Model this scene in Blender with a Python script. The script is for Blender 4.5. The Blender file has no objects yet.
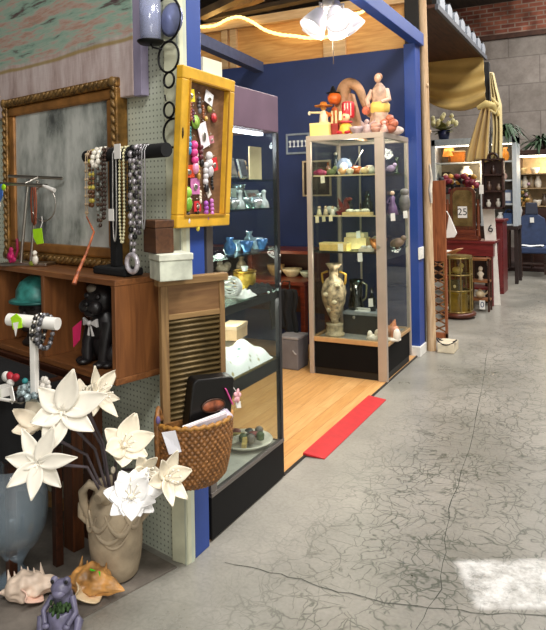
import bpy, math, random
from mathutils import Vector, Matrix, Euler
random.seed(7)
PI = math.pi
scn = bpy.context.scene
COL = scn.collection
# ------------------------------------------------------------------ camera model (metres; +Y runs down the aisle)
F, CX, CY, H = 650.0, 273.0, 192.0, 1.4
YAW, ROLL = math.atan(335/650), math.radians(1.0)
RC = (Matrix.Rotation(YAW, 3, 'Z') @ Matrix.Rotation(PI/2, 3, 'X') @ Matrix.Rotation(-ROLL, 3, 'Z'))
EYE = Vector((0, 0, H))
def ray(x, y): return RC @ Vector(((x-CX)/F, -(y-CY)/F, -1))
def onz(x, y, z=0.0):
    d = ray(x, y); return EYE + d*((z-H)/d.z)
def onx(x, y, c):
    d = ray(x, y); return EYE + d*(c/d.x)
def ony(x, y, c):
    d = ray(x, y); return EYE + d*(c/d.y)
def atd(x, y, dist): return EYE + ray(x, y)*dist
def dep(p): return -(RC.transposed() @ (Vector(p)-EYE)).z
cam = bpy.data.objects.new('camera', bpy.data.cameras.new('camera')); COL.objects.link(cam)
cam.matrix_world = Matrix.Translation(EYE) @ RC.to_4x4()
cam.data.sensor_fit = 'VERTICAL'; cam.data.sensor_height = 36; cam.data.lens = 36*F/630
cam.data.shift_y = -(315-CY)/630; cam.data.clip_start = .05
scn.camera = cam
scn.view_settings.view_transform = 'Standard'; scn.view_settings.look = 'None'
scn.view_settings.exposure = 0.0

# ------------------------------------------------------------------ materials
def srgb(h):
    if isinstance(h, str):
        h = h.lstrip('#'); c = [int(h[i:i+2], 16)/255 for i in (0, 2, 4)]
    else: c = h
    return tuple((v/12.92 if v <= .04045 else ((v+.055)/1.055)**2.4) for v in c)+(1,)
def newmat(name):
    m = bpy.data.materials.new(name); m.use_nodes = True
    nt = m.node_tree; return m, nt, nt.nodes['Principled BSDF']
def N(nt, t, **k):
    n = nt.nodes.new('ShaderNode'+t)
    for a, v in k.items():
        if a.startswith('i_'): n.inputs[a[2:].replace('_', ' ')].default_value = v
        else: setattr(n, a, v)
    return n
def ramp(nt, fac, stops):
    r = nt.nodes.new('ShaderNodeValToRGB'); e = r.color_ramp.elements
    e[0].position, e[0].color = stops[0]; e[1].position, e[1].color = stops[-1]
    for p, c in stops[1:-1]:
        q = e.new(p); q.color = c
    nt.links.new(fac, r.inputs[0]); return r.outputs[0]
def coords(nt, scale=(1, 1, 1), kind='Object', rot=(0, 0, 0)):
    tc = nt.nodes.new('ShaderNodeTexCoord'); mp = nt.nodes.new('ShaderNodeMapping')
    mp.inputs['Scale'].default_value = scale; mp.inputs['Rotation'].default_value = rot
    nt.links.new(tc.outputs[kind], mp.inputs[0]); return mp.outputs[0]
_mc = {}
def M(col, rough=.6, metal=0, var=.12, scale=18, bump=0.0, emit=0, alpha=None, stretch=(1, 1, 1), spec=.5, sheen=0):
    key = (col, rough, metal, var, scale, bump, emit, stretch, spec, sheen)
    if key in _mc: return _mc[key]
    m, nt, b = newmat('mat_%d' % len(_mc)); c = srgb(col)
    nz = N(nt, 'TexNoise', i_Scale=scale, i_Detail=4.0)
    nt.links.new(coords(nt, stretch), nz.inputs['Vector'])
    lo = tuple(v*(1-var*1.6) for v in c[:3])+(1,); hi = tuple(min(1, v*(1+var)) for v in c[:3])+(1,)
    co = ramp(nt, nz.outputs['Fac'], [(.3, lo), (.7, hi)])
    nt.links.new(co, b.inputs['Base Color'])
    b.inputs['Roughness'].default_value = rough; b.inputs['Metallic'].default_value = metal
    b.inputs['Specular IOR Level'].default_value = spec
    if sheen: b.inputs['Sheen Weight'].default_value = sheen
    if bump:
        bp = N(nt, 'Bump', i_Strength=bump, i_Distance=.01); nt.links.new(nz.outputs['Fac'], bp.inputs['Height'])
        nt.links.new(bp.outputs[0], b.inputs['Normal'])
    if emit:
        nt.links.new(co, b.inputs['Emission Color']); b.inputs['Emission Strength'].default_value = emit
    _mc[key] = m; return m
def WOOD(lo, hi, rough=.5, scale=5, axis='X', bump=.15):
    key = ('w', lo, hi, rough, scale, axis)
    if key in _mc: return _mc[key]
    m, nt, b = newmat('wood_%d' % len(_mc))
    st = {'X': (.8, 8, 8), 'Y': (8, .8, 8), 'Z': (8, 8, .8)}[axis]
    nz = N(nt, 'TexNoise', i_Scale=scale, i_Detail=6.0, i_Distortion=1.2)
    nt.links.new(coords(nt, st), nz.inputs['Vector'])
    a, c = srgb(lo), srgb(hi)
    co = ramp(nt, nz.outputs['Fac'], [(.28, a), (.5, tuple((p+q)/2 for p, q in zip(a, c))), (.72, c)])
    nt.links.new(co, b.inputs['Base Color']); b.inputs['Roughness'].default_value = rough
    bp = N(nt, 'Bump', i_Strength=bump, i_Distance=.004); nt.links.new(nz.outputs['Fac'], bp.inputs['Height'])
    nt.links.new(bp.outputs[0], b.inputs['Normal'])
    _mc[key] = m; return m
def GLASS(tint='#ffffff', refl=1.0, rough=.03, base=.0):
    key = ('g', tint, refl, rough, base)
    if key in _mc: return _mc[key]
    m = bpy.data.materials.new('glass_%d' % len(_mc)); m.use_nodes = True; nt = m.node_tree; nt.nodes.clear()
    tr = N(nt, 'BsdfTransparent'); tr.inputs[0].default_value = srgb(tint)
    gl = N(nt, 'BsdfGlossy'); gl.inputs['Roughness'].default_value = rough
    lw = N(nt, 'LayerWeight', i_Blend=.5); pw = N(nt, 'Math', operation='POWER'); pw.inputs[1].default_value = 4.5
    mu = N(nt, 'Math', operation='MULTIPLY_ADD'); mu.inputs[1].default_value = refl*.7; mu.inputs[2].default_value = base+.018
    nt.links.new(lw.outputs['Facing'], pw.inputs[0]); nt.links.new(pw.outputs[0], mu.inputs[0])
    mx = N(nt, 'MixShader'); nt.links.new(mu.outputs[0], mx.inputs[0])
    nt.links.new(tr.outputs[0], mx.inputs[1]); nt.links.new(gl.outputs[0], mx.inputs[2])
    o = N(nt, 'OutputMaterial'); nt.links.new(mx.outputs[0], o.inputs[0])
    _mc[key] = m; return m

def SMOKE(tint, diff, fac, refl=.8, rough=.05):
    m = GLASS(tint, refl, rough, .03).copy(); nt = m.node_tree
    mx = [n for n in nt.nodes if n.type == 'MIX_SHADER'][0]; out = [n for n in nt.nodes if n.type == 'OUTPUT_MATERIAL'][0]
    df = N(nt, 'BsdfDiffuse'); df.inputs[0].default_value = srgb(diff); m2 = N(nt, 'MixShader'); m2.inputs[0].default_value = fac
    tr = [n for n in nt.nodes if n.type == 'BSDF_TRANSPARENT'][0]
    nt.links.new(tr.outputs[0], m2.inputs[1]); nt.links.new(df.outputs[0], m2.inputs[2]); nt.links.new(m2.outputs[0], mx.inputs[1]); return m
# ------------------------------------------------------------------ mesh builder
class MB:
    def __init__(s): s.v = []; s.f = []; s.sm = []; s.T = None
    def _add(s, vs, fs, smooth):
        o = len(s.v)
        s.v += [tuple(s.T @ Vector(v)) if s.T else tuple(v) for v in vs]
        s.f += [tuple(i+o for i in f) for f in fs]; s.sm += [smooth]*len(fs); return s
    def box(s, x0, x1, y0, y1, z0, z1):
        vs = [(x, y, z) for z in (z0, z1) for y in (y0, y1) for x in (x0, x1)]
        return s._add(vs, [(0, 2, 3, 1), (4, 5, 7, 6), (0, 1, 5, 4), (2, 6, 7, 3), (0, 4, 6, 2), (1, 3, 7, 5)], False)
    def obox(s, c, size, rot=(0, 0, 0)):
        mt = Matrix.Translation(c) @ Euler(rot).to_matrix().to_4x4(); a, b, d = (q/2 for q in size)
        vs = [mt @ Vector((x, y, z)) for z in (-d, d) for y in (-b, b) for x in (-a, a)]
        return s._add(vs, [(0, 2, 3, 1), (4, 5, 7, 6), (0, 1, 5, 4), (2, 6, 7, 3), (0, 4, 6, 2), (1, 3, 7, 5)], False)
    def bar(s, p0, p1, w, h):
        p0, p1 = Vector(p0), Vector(p1); d = p1-p0
        q = d.to_track_quat('X', 'Z'); mt = Matrix.Translation((p0+p1)/2) @ q.to_matrix().to_4x4(); a, b, e = d.length/2, w/2, h/2
        vs = [mt @ Vector((x, y, z)) for z in (-e, e) for y in (-b, b) for x in (-a, a)]
        return s._add(vs, [(0, 2, 3, 1), (4, 5, 7, 6), (0, 1, 5, 4), (2, 6, 7, 3), (0, 4, 6, 2), (1, 3, 7, 5)], False)
    def tube(s, pts, r, n=8, closed=False, cap=True):
        pts = [Vector(p) for p in pts]; L = len(pts); rs = r if isinstance(r, (list, tuple)) else [r]*L
        vs = []; up = None
        for i, p in enumerate(pts):
            if closed: t = pts[(i+1) % L]-pts[i-1]
            else: t = pts[min(i+1, L-1)]-pts[max(i-1, 0)]
            t = t.normalized() if t.length > 1e-9 else Vector((0, 0, 1))
            if up is None: up = Vector((0, 0, 1)) if abs(t.z) < .9 else Vector((1, 0, 0))
            a = up-t*up.dot(t)
            if a.length < 1e-4: a = t.orthogonal()
            a.normalize(); up = a; b = t.cross(a)
            for k in range(n):
                th = 2*PI*k/n; vs.append(p+(a*math.cos(th)+b*math.sin(th))*rs[i])
        fs = []
        for i in range(L if closed else L-1):
            j = (i+1) % L
            for k in range(n): fs.append((i*n+k, i*n+(k+1) % n, j*n+(k+1) % n, j*n+k))
        s._add(vs, fs, True)
        if cap and not closed: s._add([vs[k] for k in range(n)], [tuple(range(n-1, -1, -1))], False); s._add(vs[-n:], [tuple(range(n))], False)
        return s
    def cyl(s, p0, p1, r0, r1=None, n=14): return s.tube([p0, p1], [r0, r0 if r1 is None else r1], n)
    def lathe(s, prof, c=(0, 0, 0), n=24, mod=None, sx=1, sy=1):
        vs = []
        for (r, z) in prof:
            for k in range(n):
                th = 2*PI*k/n; rr = r*(mod(th, z) if mod else 1)
                vs.append((c[0]+rr*math.cos(th)*sx, c[1]+rr*math.sin(th)*sy, c[2]+z))
        fs = [(i*n+k, i*n+(k+1) % n, (i+1)*n+(k+1) % n, (i+1)*n+k) for i in range(len(prof)-1) for k in range(n)]
        return s._add(vs, fs, True)
    def ell(s, c, r, rot=(0, 0, 0), nu=14, nv=9, noise=0):
        if not isinstance(r, (tuple, list)): r = (r, r, r)
        mt = Matrix.Translation(c) @ Euler(rot).to_matrix().to_4x4(); vs = []
        for i in range(nv+1):
            ph = PI*i/nv
            for k in range(nu):
                th = 2*PI*k/nu; q = 1+(random.uniform(-noise, noise) if noise else 0)
                vs.append(mt @ Vector((r[0]*q*math.sin(ph)*math.cos(th), r[1]*q*math.sin(ph)*math.sin(th), -r[2]*q*math.cos(ph))))
        fs = [(i*nu+k, i*nu+(k+1) % nu, (i+1)*nu+(k+1) % nu, (i+1)*nu+k) for i in range(nv) for k in range(nu)]
        return s._add(vs, fs, True)
    def prism(s, poly, off):
        off = Vector(off); a = [Vector(p) for p in poly]; n = len(a)
        fs = [tuple(range(n-1, -1, -1)), tuple(range(n, 2*n))]+[(i, (i+1) % n, n+(i+1) % n, n+i) for i in range(n)]
        return s._add(a+[p+off for p in a], fs, False)
    def grid(s, fn, nu, nv, smooth=True):
        vs = [fn(i/nu, j/nv) for j in range(nv+1) for i in range(nu+1)]
        w = nu+1
        return s._add(vs, [(j*w+i, j*w+i+1, (j+1)*w+i+1, (j+1)*w+i) for j in range(nv) for i in range(nu)], smooth)
    def build(s, name, mat, parent=None, bevel=0, solid=0, sub=0, label=None):
        me = bpy.data.meshes.new(name); me.from_pydata(s.v, [], s.f); me.update()
        me.polygons.foreach_set('use_smooth', s.sm); me.materials.append(mat)
        o = bpy.data.objects.new(name, me); COL.objects.link(o)
        if parent: o.parent = parent
        if solid:
            md = o.modifiers.new('solid', 'SOLIDIFY'); md.thickness = solid; md.offset = 0
        if sub:
            md = o.modifiers.new('sub', 'SUBSURF'); md.levels = sub; md.render_levels = sub
        if bevel:
            md = o.modifiers.new('bevel', 'BEVEL'); md.width = bevel; md.segments = 2; md.limit_method = 'ANGLE'
        if label: o['label'] = label
        return o
def tag(o, label, cat, group=None, kind=None):
    o['label'] = label; o['category'] = cat
    if group: o['group'] = group
    if kind: o['kind'] = kind
    return o
def thing(name, label, cat, loc=(0, 0, 0), rz=0, group=None, rot=None):
    o = bpy.data.objects.new(name, None); COL.objects.link(o); o.empty_display_size = .05
    o.location = loc; o.rotation_euler = rot if rot else (0, 0, rz)
    return tag(o, label, cat, group)
def struct(name, mb, mat, bevel=0, label=None):
    o = mb.build(name, mat, None, bevel); o['kind'] = 'structure'
    if label: o['label'] = label
    return o
def place(o, loc, rz=0, rot=None):
    o.location = loc; o.rotation_euler = rot if rot else (0, 0, rz); return o
def copy_tree(o, parent=None):
    c = o.copy(); COL.objects.link(c)
    if parent: c.parent = parent
    for ch in list(o.children): copy_tree(ch, c)
    return c
def smooth(ps, k=6):
    ps = [Vector(p) for p in ps]; out = []
    for i in range(len(ps)-1):
        p0, p1, p2, p3 = ps[max(i-1, 0)], ps[i], ps[i+1], ps[min(i+2, len(ps)-1)]
        for s in range(k):
            t = s/k; out.append(.5*((2*p1)+(p2-p0)*t+(2*p0-5*p1+4*p2-p3)*t*t+(3*p1-p0-3*p2+p3)*t**3))
    return out+[ps[-1]]
def lerpr(rs, k=6): return [rs[i]+(rs[i+1]-rs[i])*s/k for i in range(len(rs)-1) for s in range(k)]+[rs[-1]]
def arc(c, r, a0, a1, n, plane='xz'):
    out = []
    for i in range(n+1):
        a = a0+(a1-a0)*i/n; u, w = r*math.cos(a), r*math.sin(a)
        out.append((c[0]+u, c[1], c[2]+w) if plane == 'xz' else ((c[0]+u, c[1]+w, c[2]) if plane == 'xy' else (c[0], c[1]+u, c[2]+w)))
    return out
def text_mesh(body, size, name, mat, parent, loc, rot, extrude=.0008):
    cu = bpy.data.curves.new(name, 'FONT'); cu.body = body; cu.size = size; cu.align_x = 'CENTER'; cu.align_y = 'CENTER'; cu.extrude = extrude
    t = bpy.data.objects.new(name, cu); COL.objects.link(t); bpy.context.view_layer.update()
    me = bpy.data.meshes.new_from_object(t.evaluated_get(bpy.context.evaluated_depsgraph_get()))
    bpy.data.objects.remove(t); bpy.data.curves.remove(cu)
    me.materials.clear(); me.materials.append(mat); o = bpy.data.objects.new(name, me); COL.objects.link(o)
    o.parent = parent; o.location = loc; o.rotation_euler = rot; return o

# common materials
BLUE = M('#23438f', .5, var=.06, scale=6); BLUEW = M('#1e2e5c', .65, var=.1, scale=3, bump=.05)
WHITE = M('#e9e6df', .6, var=.05); CREAM = M('#e8d9b4', .6, var=.08); BLACK = M('#0c0b0c', .5, var=.1); BLACKV = M('#08080a', .9, var=.2, scale=60)
SILVER = M('#c9c4bb', .3, 1, var=.06); STEEL = M('#b3aba0', .38, .85, var=.05); DARKM = M('#2f2f33', .4, .6, var=.08)
GOLD = M('#c79a3e', .3, 1, var=.12); BRASS = M('#97834f', .38, .7, var=.2); IRON = M('#141414', .55, .5)
PEARL = M('#ece5d6', .25, var=.05); LIME = M('#a9e01d', .5, var=.05); PINK = M('#ec3d86', .5, var=.05); RED = M('#c61f2b', .5, var=.1)
ORANGE = M('#dd7325', .5, var=.1); TAGW = M('#f3f0ea', .7, var=.03); TEAL = M('#2f8a8c', .5, var=.1); PURPLE = M('#6a4a7c', .5, var=.15)
DWOOD = WOOD('#24120a', '#4a2716', .4); RWOOD = WOOD('#4b1a10', '#7c3119', .35); MWOOD = WOOD('#5a361c', '#8f5a30', .45)
GLS = GLASS('#f2f6f5', .7, .02); GLSH = GLASS('#dbe8e3', .6, .05)
# ================================================================== THE SETTING
def floor_mat():
    m, nt, b = newmat('polished_concrete'); L = nt.links.new
    c = coords(nt)
    n1 = N(nt, 'TexNoise', i_Scale=.9, i_Detail=8.0, i_Roughness=.65); L(c, n1.inputs['Vector'])
    base = ramp(nt, n1.outputs['Fac'], [(.3, srgb('#6c6b63')), (.5, srgb('#827f77')), (.7, srgb('#979289'))])
    # fine speckle
    n2 = N(nt, 'TexNoise', i_Scale=70.0, i_Detail=3.0); L(c, n2.inputs['Vector'])
    sp = ramp(nt, n2.outputs['Fac'], [(.35, (.75, .75, .75, 1)), (.6, (1, 1, 1, 1))])
    mx = N(nt, 'MixRGB', blend_type='MULTIPLY'); mx.inputs[0].default_value = .45; L(base, mx.inputs[1]); L(sp, mx.inputs[2])
    # dark trowel scratches: broken, warped cell edges, only where a large mask lets them show
    wz = N(nt, 'TexNoise', i_Scale=3.0, i_Detail=5.0); L(c, wz.inputs['Vector'])
    wv = N(nt, 'MixRGB'); wv.inputs[0].default_value = .2; L(c, wv.inputs[1]); L(wz.outputs['Color'], wv.inputs[2])
    fac = None
    for sc, th, st in ((7.5, .016, (1, 1, 1)), (13.0, .034, (1.0, .4, 1)), (17.0, .038, (.35, 1.1, 1)), (24.0, .045, (1, .6, 1))):
        mp = N(nt, 'Mapping'); mp.inputs['Scale'].default_value = st; mp.inputs['Rotation'].default_value = (0, 0, sc*.13); L(wv.outputs[0], mp.inputs[0])
        vo = N(nt, 'TexVoronoi', feature='DISTANCE_TO_EDGE'); vo.inputs['Scale'].default_value = sc; L(mp.outputs[0], vo.inputs['Vector'])
        ln = ramp(nt, vo.outputs['Distance'], [(0, (1, 1, 1, 1)), (th, (0, 0, 0, 1))])
        nm = N(nt, 'TexNoise', i_Scale=sc*.9, i_Detail=3.0); L(mp.outputs[0], nm.inputs['Vector'])
        mk = ramp(nt, nm.outputs['Fac'], [(.45, (0, 0, 0, 1)), (.53, (1, 1, 1, 1))])
        q = N(nt, 'MixRGB', blend_type='MULTIPLY'); q.inputs[0].default_value = 1; L(ln, q.inputs[1]); L(mk, q.inputs[2])
        if fac is None: fac = q.outputs[0]
        else:
            a = N(nt, 'MixRGB', blend_type='LIGHTEN'); a.inputs[0].default_value = 1; L(fac, a.inputs[1]); L(q.outputs[0], a.inputs[2]); fac = a.outputs[0]
    sx = N(nt, 'SeparateXYZ'); L(c, sx.inputs[0])
    # the band along the booth (x < -1.0) and the far aisle are smoother
    mr = N(nt, 'MapRange'); L(sx.outputs['X'], mr.inputs[0])
    mr.inputs[1].default_value = -1.25; mr.inputs[2].default_value = -.85; mr.inputs[3].default_value = .15; mr.inputs[4].default_value = 1
    q = N(nt, 'MixRGB', blend_type='MULTIPLY'); q.inputs[0].default_value = 1; L(fac, q.inputs[1]); L(mr.outputs[0], q.inputs[2])
    lt_ = N(nt, 'MapRange'); L(sx.outputs['X'], lt_.inputs[0]); lt_.inputs[1].default_value = -1.3; lt_.inputs[2].default_value = -.55; lt_.inputs[3].default_value = 1.32; lt_.inputs[4].default_value = .98  # paints the brighter light near the booth into the floor colour
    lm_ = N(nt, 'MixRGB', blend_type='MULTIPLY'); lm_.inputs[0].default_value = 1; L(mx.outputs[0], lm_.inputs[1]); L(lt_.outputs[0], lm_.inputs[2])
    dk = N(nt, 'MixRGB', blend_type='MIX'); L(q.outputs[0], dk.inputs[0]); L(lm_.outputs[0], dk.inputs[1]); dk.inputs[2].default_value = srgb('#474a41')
    # rectangular white patch on the floor, broken up by noise
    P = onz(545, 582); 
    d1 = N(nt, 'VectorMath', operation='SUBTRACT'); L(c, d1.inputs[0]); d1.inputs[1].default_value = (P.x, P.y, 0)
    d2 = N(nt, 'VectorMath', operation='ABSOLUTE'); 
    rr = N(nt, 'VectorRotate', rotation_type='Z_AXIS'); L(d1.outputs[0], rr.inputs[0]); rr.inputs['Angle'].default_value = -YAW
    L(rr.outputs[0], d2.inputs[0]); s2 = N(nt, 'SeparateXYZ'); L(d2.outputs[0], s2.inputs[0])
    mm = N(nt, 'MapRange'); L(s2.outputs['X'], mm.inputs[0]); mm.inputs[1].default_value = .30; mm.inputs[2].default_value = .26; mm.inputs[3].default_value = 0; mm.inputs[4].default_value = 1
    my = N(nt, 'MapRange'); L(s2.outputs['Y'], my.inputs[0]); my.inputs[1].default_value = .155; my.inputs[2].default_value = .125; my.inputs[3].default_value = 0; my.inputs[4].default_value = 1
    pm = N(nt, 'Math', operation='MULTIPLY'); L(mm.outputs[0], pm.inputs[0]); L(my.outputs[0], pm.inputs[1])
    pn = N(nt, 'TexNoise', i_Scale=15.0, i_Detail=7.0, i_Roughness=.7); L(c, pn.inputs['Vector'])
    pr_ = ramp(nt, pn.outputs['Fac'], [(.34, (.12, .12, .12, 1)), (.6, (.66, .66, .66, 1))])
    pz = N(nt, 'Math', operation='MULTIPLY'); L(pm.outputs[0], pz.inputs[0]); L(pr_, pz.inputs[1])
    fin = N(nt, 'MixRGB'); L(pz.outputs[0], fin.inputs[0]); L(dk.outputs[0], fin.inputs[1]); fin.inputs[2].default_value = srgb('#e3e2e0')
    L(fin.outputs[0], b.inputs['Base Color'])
    rg = ramp(nt, n1.outputs['Fac'], [(.3, (.24, .24, .24, 1)), (.7, (.42, .42, .42, 1))]); L(rg, b.inputs['Roughness'])
    bp = N(nt, 'Bump', i_Strength=.15, i_Distance=.003); L(n2.outputs['Fac'], bp.inputs['Height']); L(bp.outputs[0], b.inputs['Normal'])
    return m
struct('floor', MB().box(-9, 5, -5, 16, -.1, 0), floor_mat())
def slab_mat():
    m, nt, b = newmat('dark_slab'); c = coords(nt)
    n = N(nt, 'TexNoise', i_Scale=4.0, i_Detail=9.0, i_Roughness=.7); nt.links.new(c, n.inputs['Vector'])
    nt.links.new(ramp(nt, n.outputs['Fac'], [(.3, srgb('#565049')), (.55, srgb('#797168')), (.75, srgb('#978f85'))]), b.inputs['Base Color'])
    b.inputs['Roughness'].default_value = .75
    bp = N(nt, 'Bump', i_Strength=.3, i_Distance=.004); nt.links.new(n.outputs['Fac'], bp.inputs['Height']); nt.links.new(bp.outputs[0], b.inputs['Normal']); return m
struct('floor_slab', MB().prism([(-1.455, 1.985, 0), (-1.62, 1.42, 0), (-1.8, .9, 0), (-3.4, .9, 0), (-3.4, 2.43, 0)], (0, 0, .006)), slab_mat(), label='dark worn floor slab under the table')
def crack(pxs, w):
    mb = MB(); pts = [onz(x, y, 0) for x, y in pxs]; fine = []
    for a, b in zip(pts, pts[1:]):
        for t in (0, .25, .5, .75): fine.append(a.lerp(b, t)+Vector((random.uniform(-.008, .008), random.uniform(-.008, .008), 0)))
    fine.append(pts[-1])
    for a, b in zip(fine, fine[1:]):
        d = (b-a).normalized(); p = Vector((-d.y, d.x, 0))*w*random.uniform(.5, 1.2)
        mb._add([a+p+Vector((0, 0, .0012)), a-p+Vector((0, 0, .0012)), b-p+Vector((0, 0, .0012)), b+p+Vector((0, 0, .0012))], [(0, 1, 2, 3)], False)
    return mb
CRK = M('#4a4b44', .8)
for i, (pts, w) in enumerate([([(226, 562), (262, 570), (300, 580), (340, 592), (385, 602), (430, 608), (470, 612), (546, 616)], .0022),
                  ([(418, 630), (440, 590), (446, 540), (452, 500), (468, 450), (482, 395), (488, 350)], .0018)]):
    struct('floor_crack', crack(pts, w), CRK)
def plank_mat():
    m, nt, b = newmat('booth_laminate'); L = nt.links.new
    br = N(nt, 'TexBrick'); c = coords(nt, rot=(0, 0, PI/2)); L(c, br.inputs['Vector'])
    br.inputs['Scale'].default_value = 1; br.inputs['Brick Width'].default_value = 1.1; br.inputs['Row Height'].default_value = .085
    br.inputs['Mortar Size'].default_value = .0012; br.inputs['Color1'].default_value = srgb('#e2b376'); br.inputs['Color2'].default_value = srgb('#d6a263'); br.inputs['Mortar'].default_value = srgb('#a8743f')
    nz = N(nt, 'TexNoise', i_Scale=7.0, i_Detail=5.0); L(coords(nt, (8, .7, 1)), nz.inputs['Vector'])
    mx = N(nt, 'MixRGB', blend_type='MULTIPLY'); mx.inputs[0].default_value = .5; L(br.outputs['Color'], mx.inputs[1])
    L(ramp(nt, nz.outputs['Fac'], [(.3, srgb('#c8a888')), (.7, (1, 1, 1, 1))]), mx.inputs[2]); L(mx.outputs[0], b.inputs['Base Color']); b.inputs['Roughness'].default_value = .38
    return m
struct('floor_booth', MB().box(-4.2, -1.447, 2.12, 5.4, .0, .008), plank_mat(), label='honey coloured laminate floor of the blue booth')
struct('trim_1', MB().box(-1.447, -1.437, 2.86, 5.4, 0, .012), M('#2b2522', .5), label='thin dark edging of the booth floor')
# pegboard wall -----------------------------------------------------
LA = -math.atan2(.225, .974)            # the left wall's turn about Z; local +X runs right along it, +Y into it
WA = Vector((-1.5, 2.03, 0)); WN = Vector((.225, .974, 0)).normalized(); WX = Vector((WN.y, -WN.x, 0))
def wl(px, py, off=0.0):
    d = ray(px, py); return EYE+d*(WN.dot(WA-off*WN-EYE)/WN.dot(d))
def peg_mat():
    m, nt, b = newmat('pegboard'); L = nt.links.new
    c = coords(nt, (1/.022, 1, 1/.022)); fr = N(nt, 'VectorMath', operation='FRACTION'); L(c, fr.inputs[0])
    sb = N(nt, 'VectorMath', operation='SUBTRACT'); L(fr.outputs[0], sb.inputs[0]); sb.inputs[1].default_value = (.5, .5, .5)
    ml = N(nt, 'VectorMath', operation='MULTIPLY'); L(sb.outputs[0], ml.inputs[0]); ml.inputs[1].default_value = (1, 0, 1)
    ln = N(nt, 'VectorMath', operation='LENGTH'); L(ml.outputs[0], ln.inputs[0])
    hole = ramp(nt, ln.outputs['Value'], [(.15, (1, 1, 1, 1)), (.2, (0, 0, 0, 1))])
    nz = N(nt, 'TexNoise', i_Scale=3.0, i_Detail=5.0); L(coords(nt), nz.inputs['Vector'])
    base = ramp(nt, nz.outputs['Fac'], [(.3, srgb('#b9c0ad')), (.7, srgb('#d6dbc9'))])
    mx = N(nt, 'MixRGB'); L(hole, mx.inputs[0]); L(base, mx.inputs[1]); mx.inputs[2].default_value = srgb('#7d8375'); L(mx.outputs[0], b.inputs['Base Color']); b.inputs['Roughness'].default_value = .7
    return m
o = struct('wall_left', MB().box(-2.3, .072, .0, .04, 0, 3.1), peg_mat(), label='pale green pegboard wall'); place(o, WA, LA)
struct('trim_2', MB().box(-1.5, -1.424, 2.016, 2.065, 0, 3.1), M('#cfd0b4', .7, var=.12, scale=9, bump=.1), .004, 'worn white corner post at the end of the pegboard')
struct('trim_3', MB().box(-1.5, -1.425, 2.065, 2.165, 0, 2.63), BLUE, .004, 'blue booth post beside the white corner post')
struct('trim_4', MB().box(-1.47, -1.385, 2.066, 5.56, 2.63, 2.735), BLUE, .004, 'blue beam along the top of the booth front')
struct('trim_5', MB().box(-1.52, -1.42, 5.4, 5.56, 0, 2.63), BLUE, .004, 'blue booth post beside the rustic log pole')
struct('trim_6', MB().box(-1.53, -1.41, 5.37, 5.575, 0, .085), WHITE, .004, 'white foot of the far blue post')
struct('trim_7', MB().prism([(-2.62, 2.34, 2.53), (-2.54, 2.34, 2.53), (-2.86, 5.4, 2.53), (-2.95, 5.4, 2.53)], (0, 0, .09)), M('#3b4462', .6), 0, 'grey blue beam crossing over the booth')
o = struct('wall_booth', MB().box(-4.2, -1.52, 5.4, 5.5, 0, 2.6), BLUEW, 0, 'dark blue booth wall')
# white switch plate on the far blue post
pp = onx(412, 256, -1.42)
tp = thing('switch_plate', 'small white plate on the blue post behind the glass case', 'wall plate', (-1.418, 5.45, pp.z), 0)
MB().box(-.004, .012, -.06, .075, -.05, .05).build('plate', WHITE, tp, .003); MB().box(.012, .02, -.012, .012, -.02, .02).build('toggle', WHITE, tp)
# plywood wall, header beam and studs behind the booth
zht, zhb = ony(203, 24, 5.6).z, ony(203, 33, 5.6).z
stx = lambda px: ony(px, 45, 5.62).x
PLY = WOOD('#c08242', '#e3ae68', .6, 3, 'X'); PINE = WOOD('#b98f5f', '#dcb98a', .6, 4, 'X')
struct('wall_plywood', MB().box(-6, -1.56, 5.66, 5.69, 0, zhb+.02), PLY, 0, 'plywood wall beyond the blue booth')
struct('trim_8', MB().box(-6, -1.56, 5.60, 5.66, zhb, zht), PINE, .003, 'pale timber header on the plywood wall')
struct('trim_9', MB().box(stx(221), stx(227), 5.62, 5.66, 0, zhb), PINE, .003, 'timber stud on the plywood wall')
struct('trim_10', MB().box(stx(229.5), stx(236), 5.62, 5.66, 0, zhb), PINE, .003, 'timber stud on the plywood wall, the right one of two')
struct('trim_11', MB().box(stx(323), stx(345), 5.62, 5.66, 0, zhb), PINE, .003, 'timber stud behind the lamp')
a = ony(405, 20, 5.62); b_ = ony(419, 20, 5.62)
struct('trim_12', MB().box(a.x, b_.x, 5.6, 5.68, 0, 3.6), M('#19140f', .7), .003, 'dark post behind the log pole')
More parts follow.
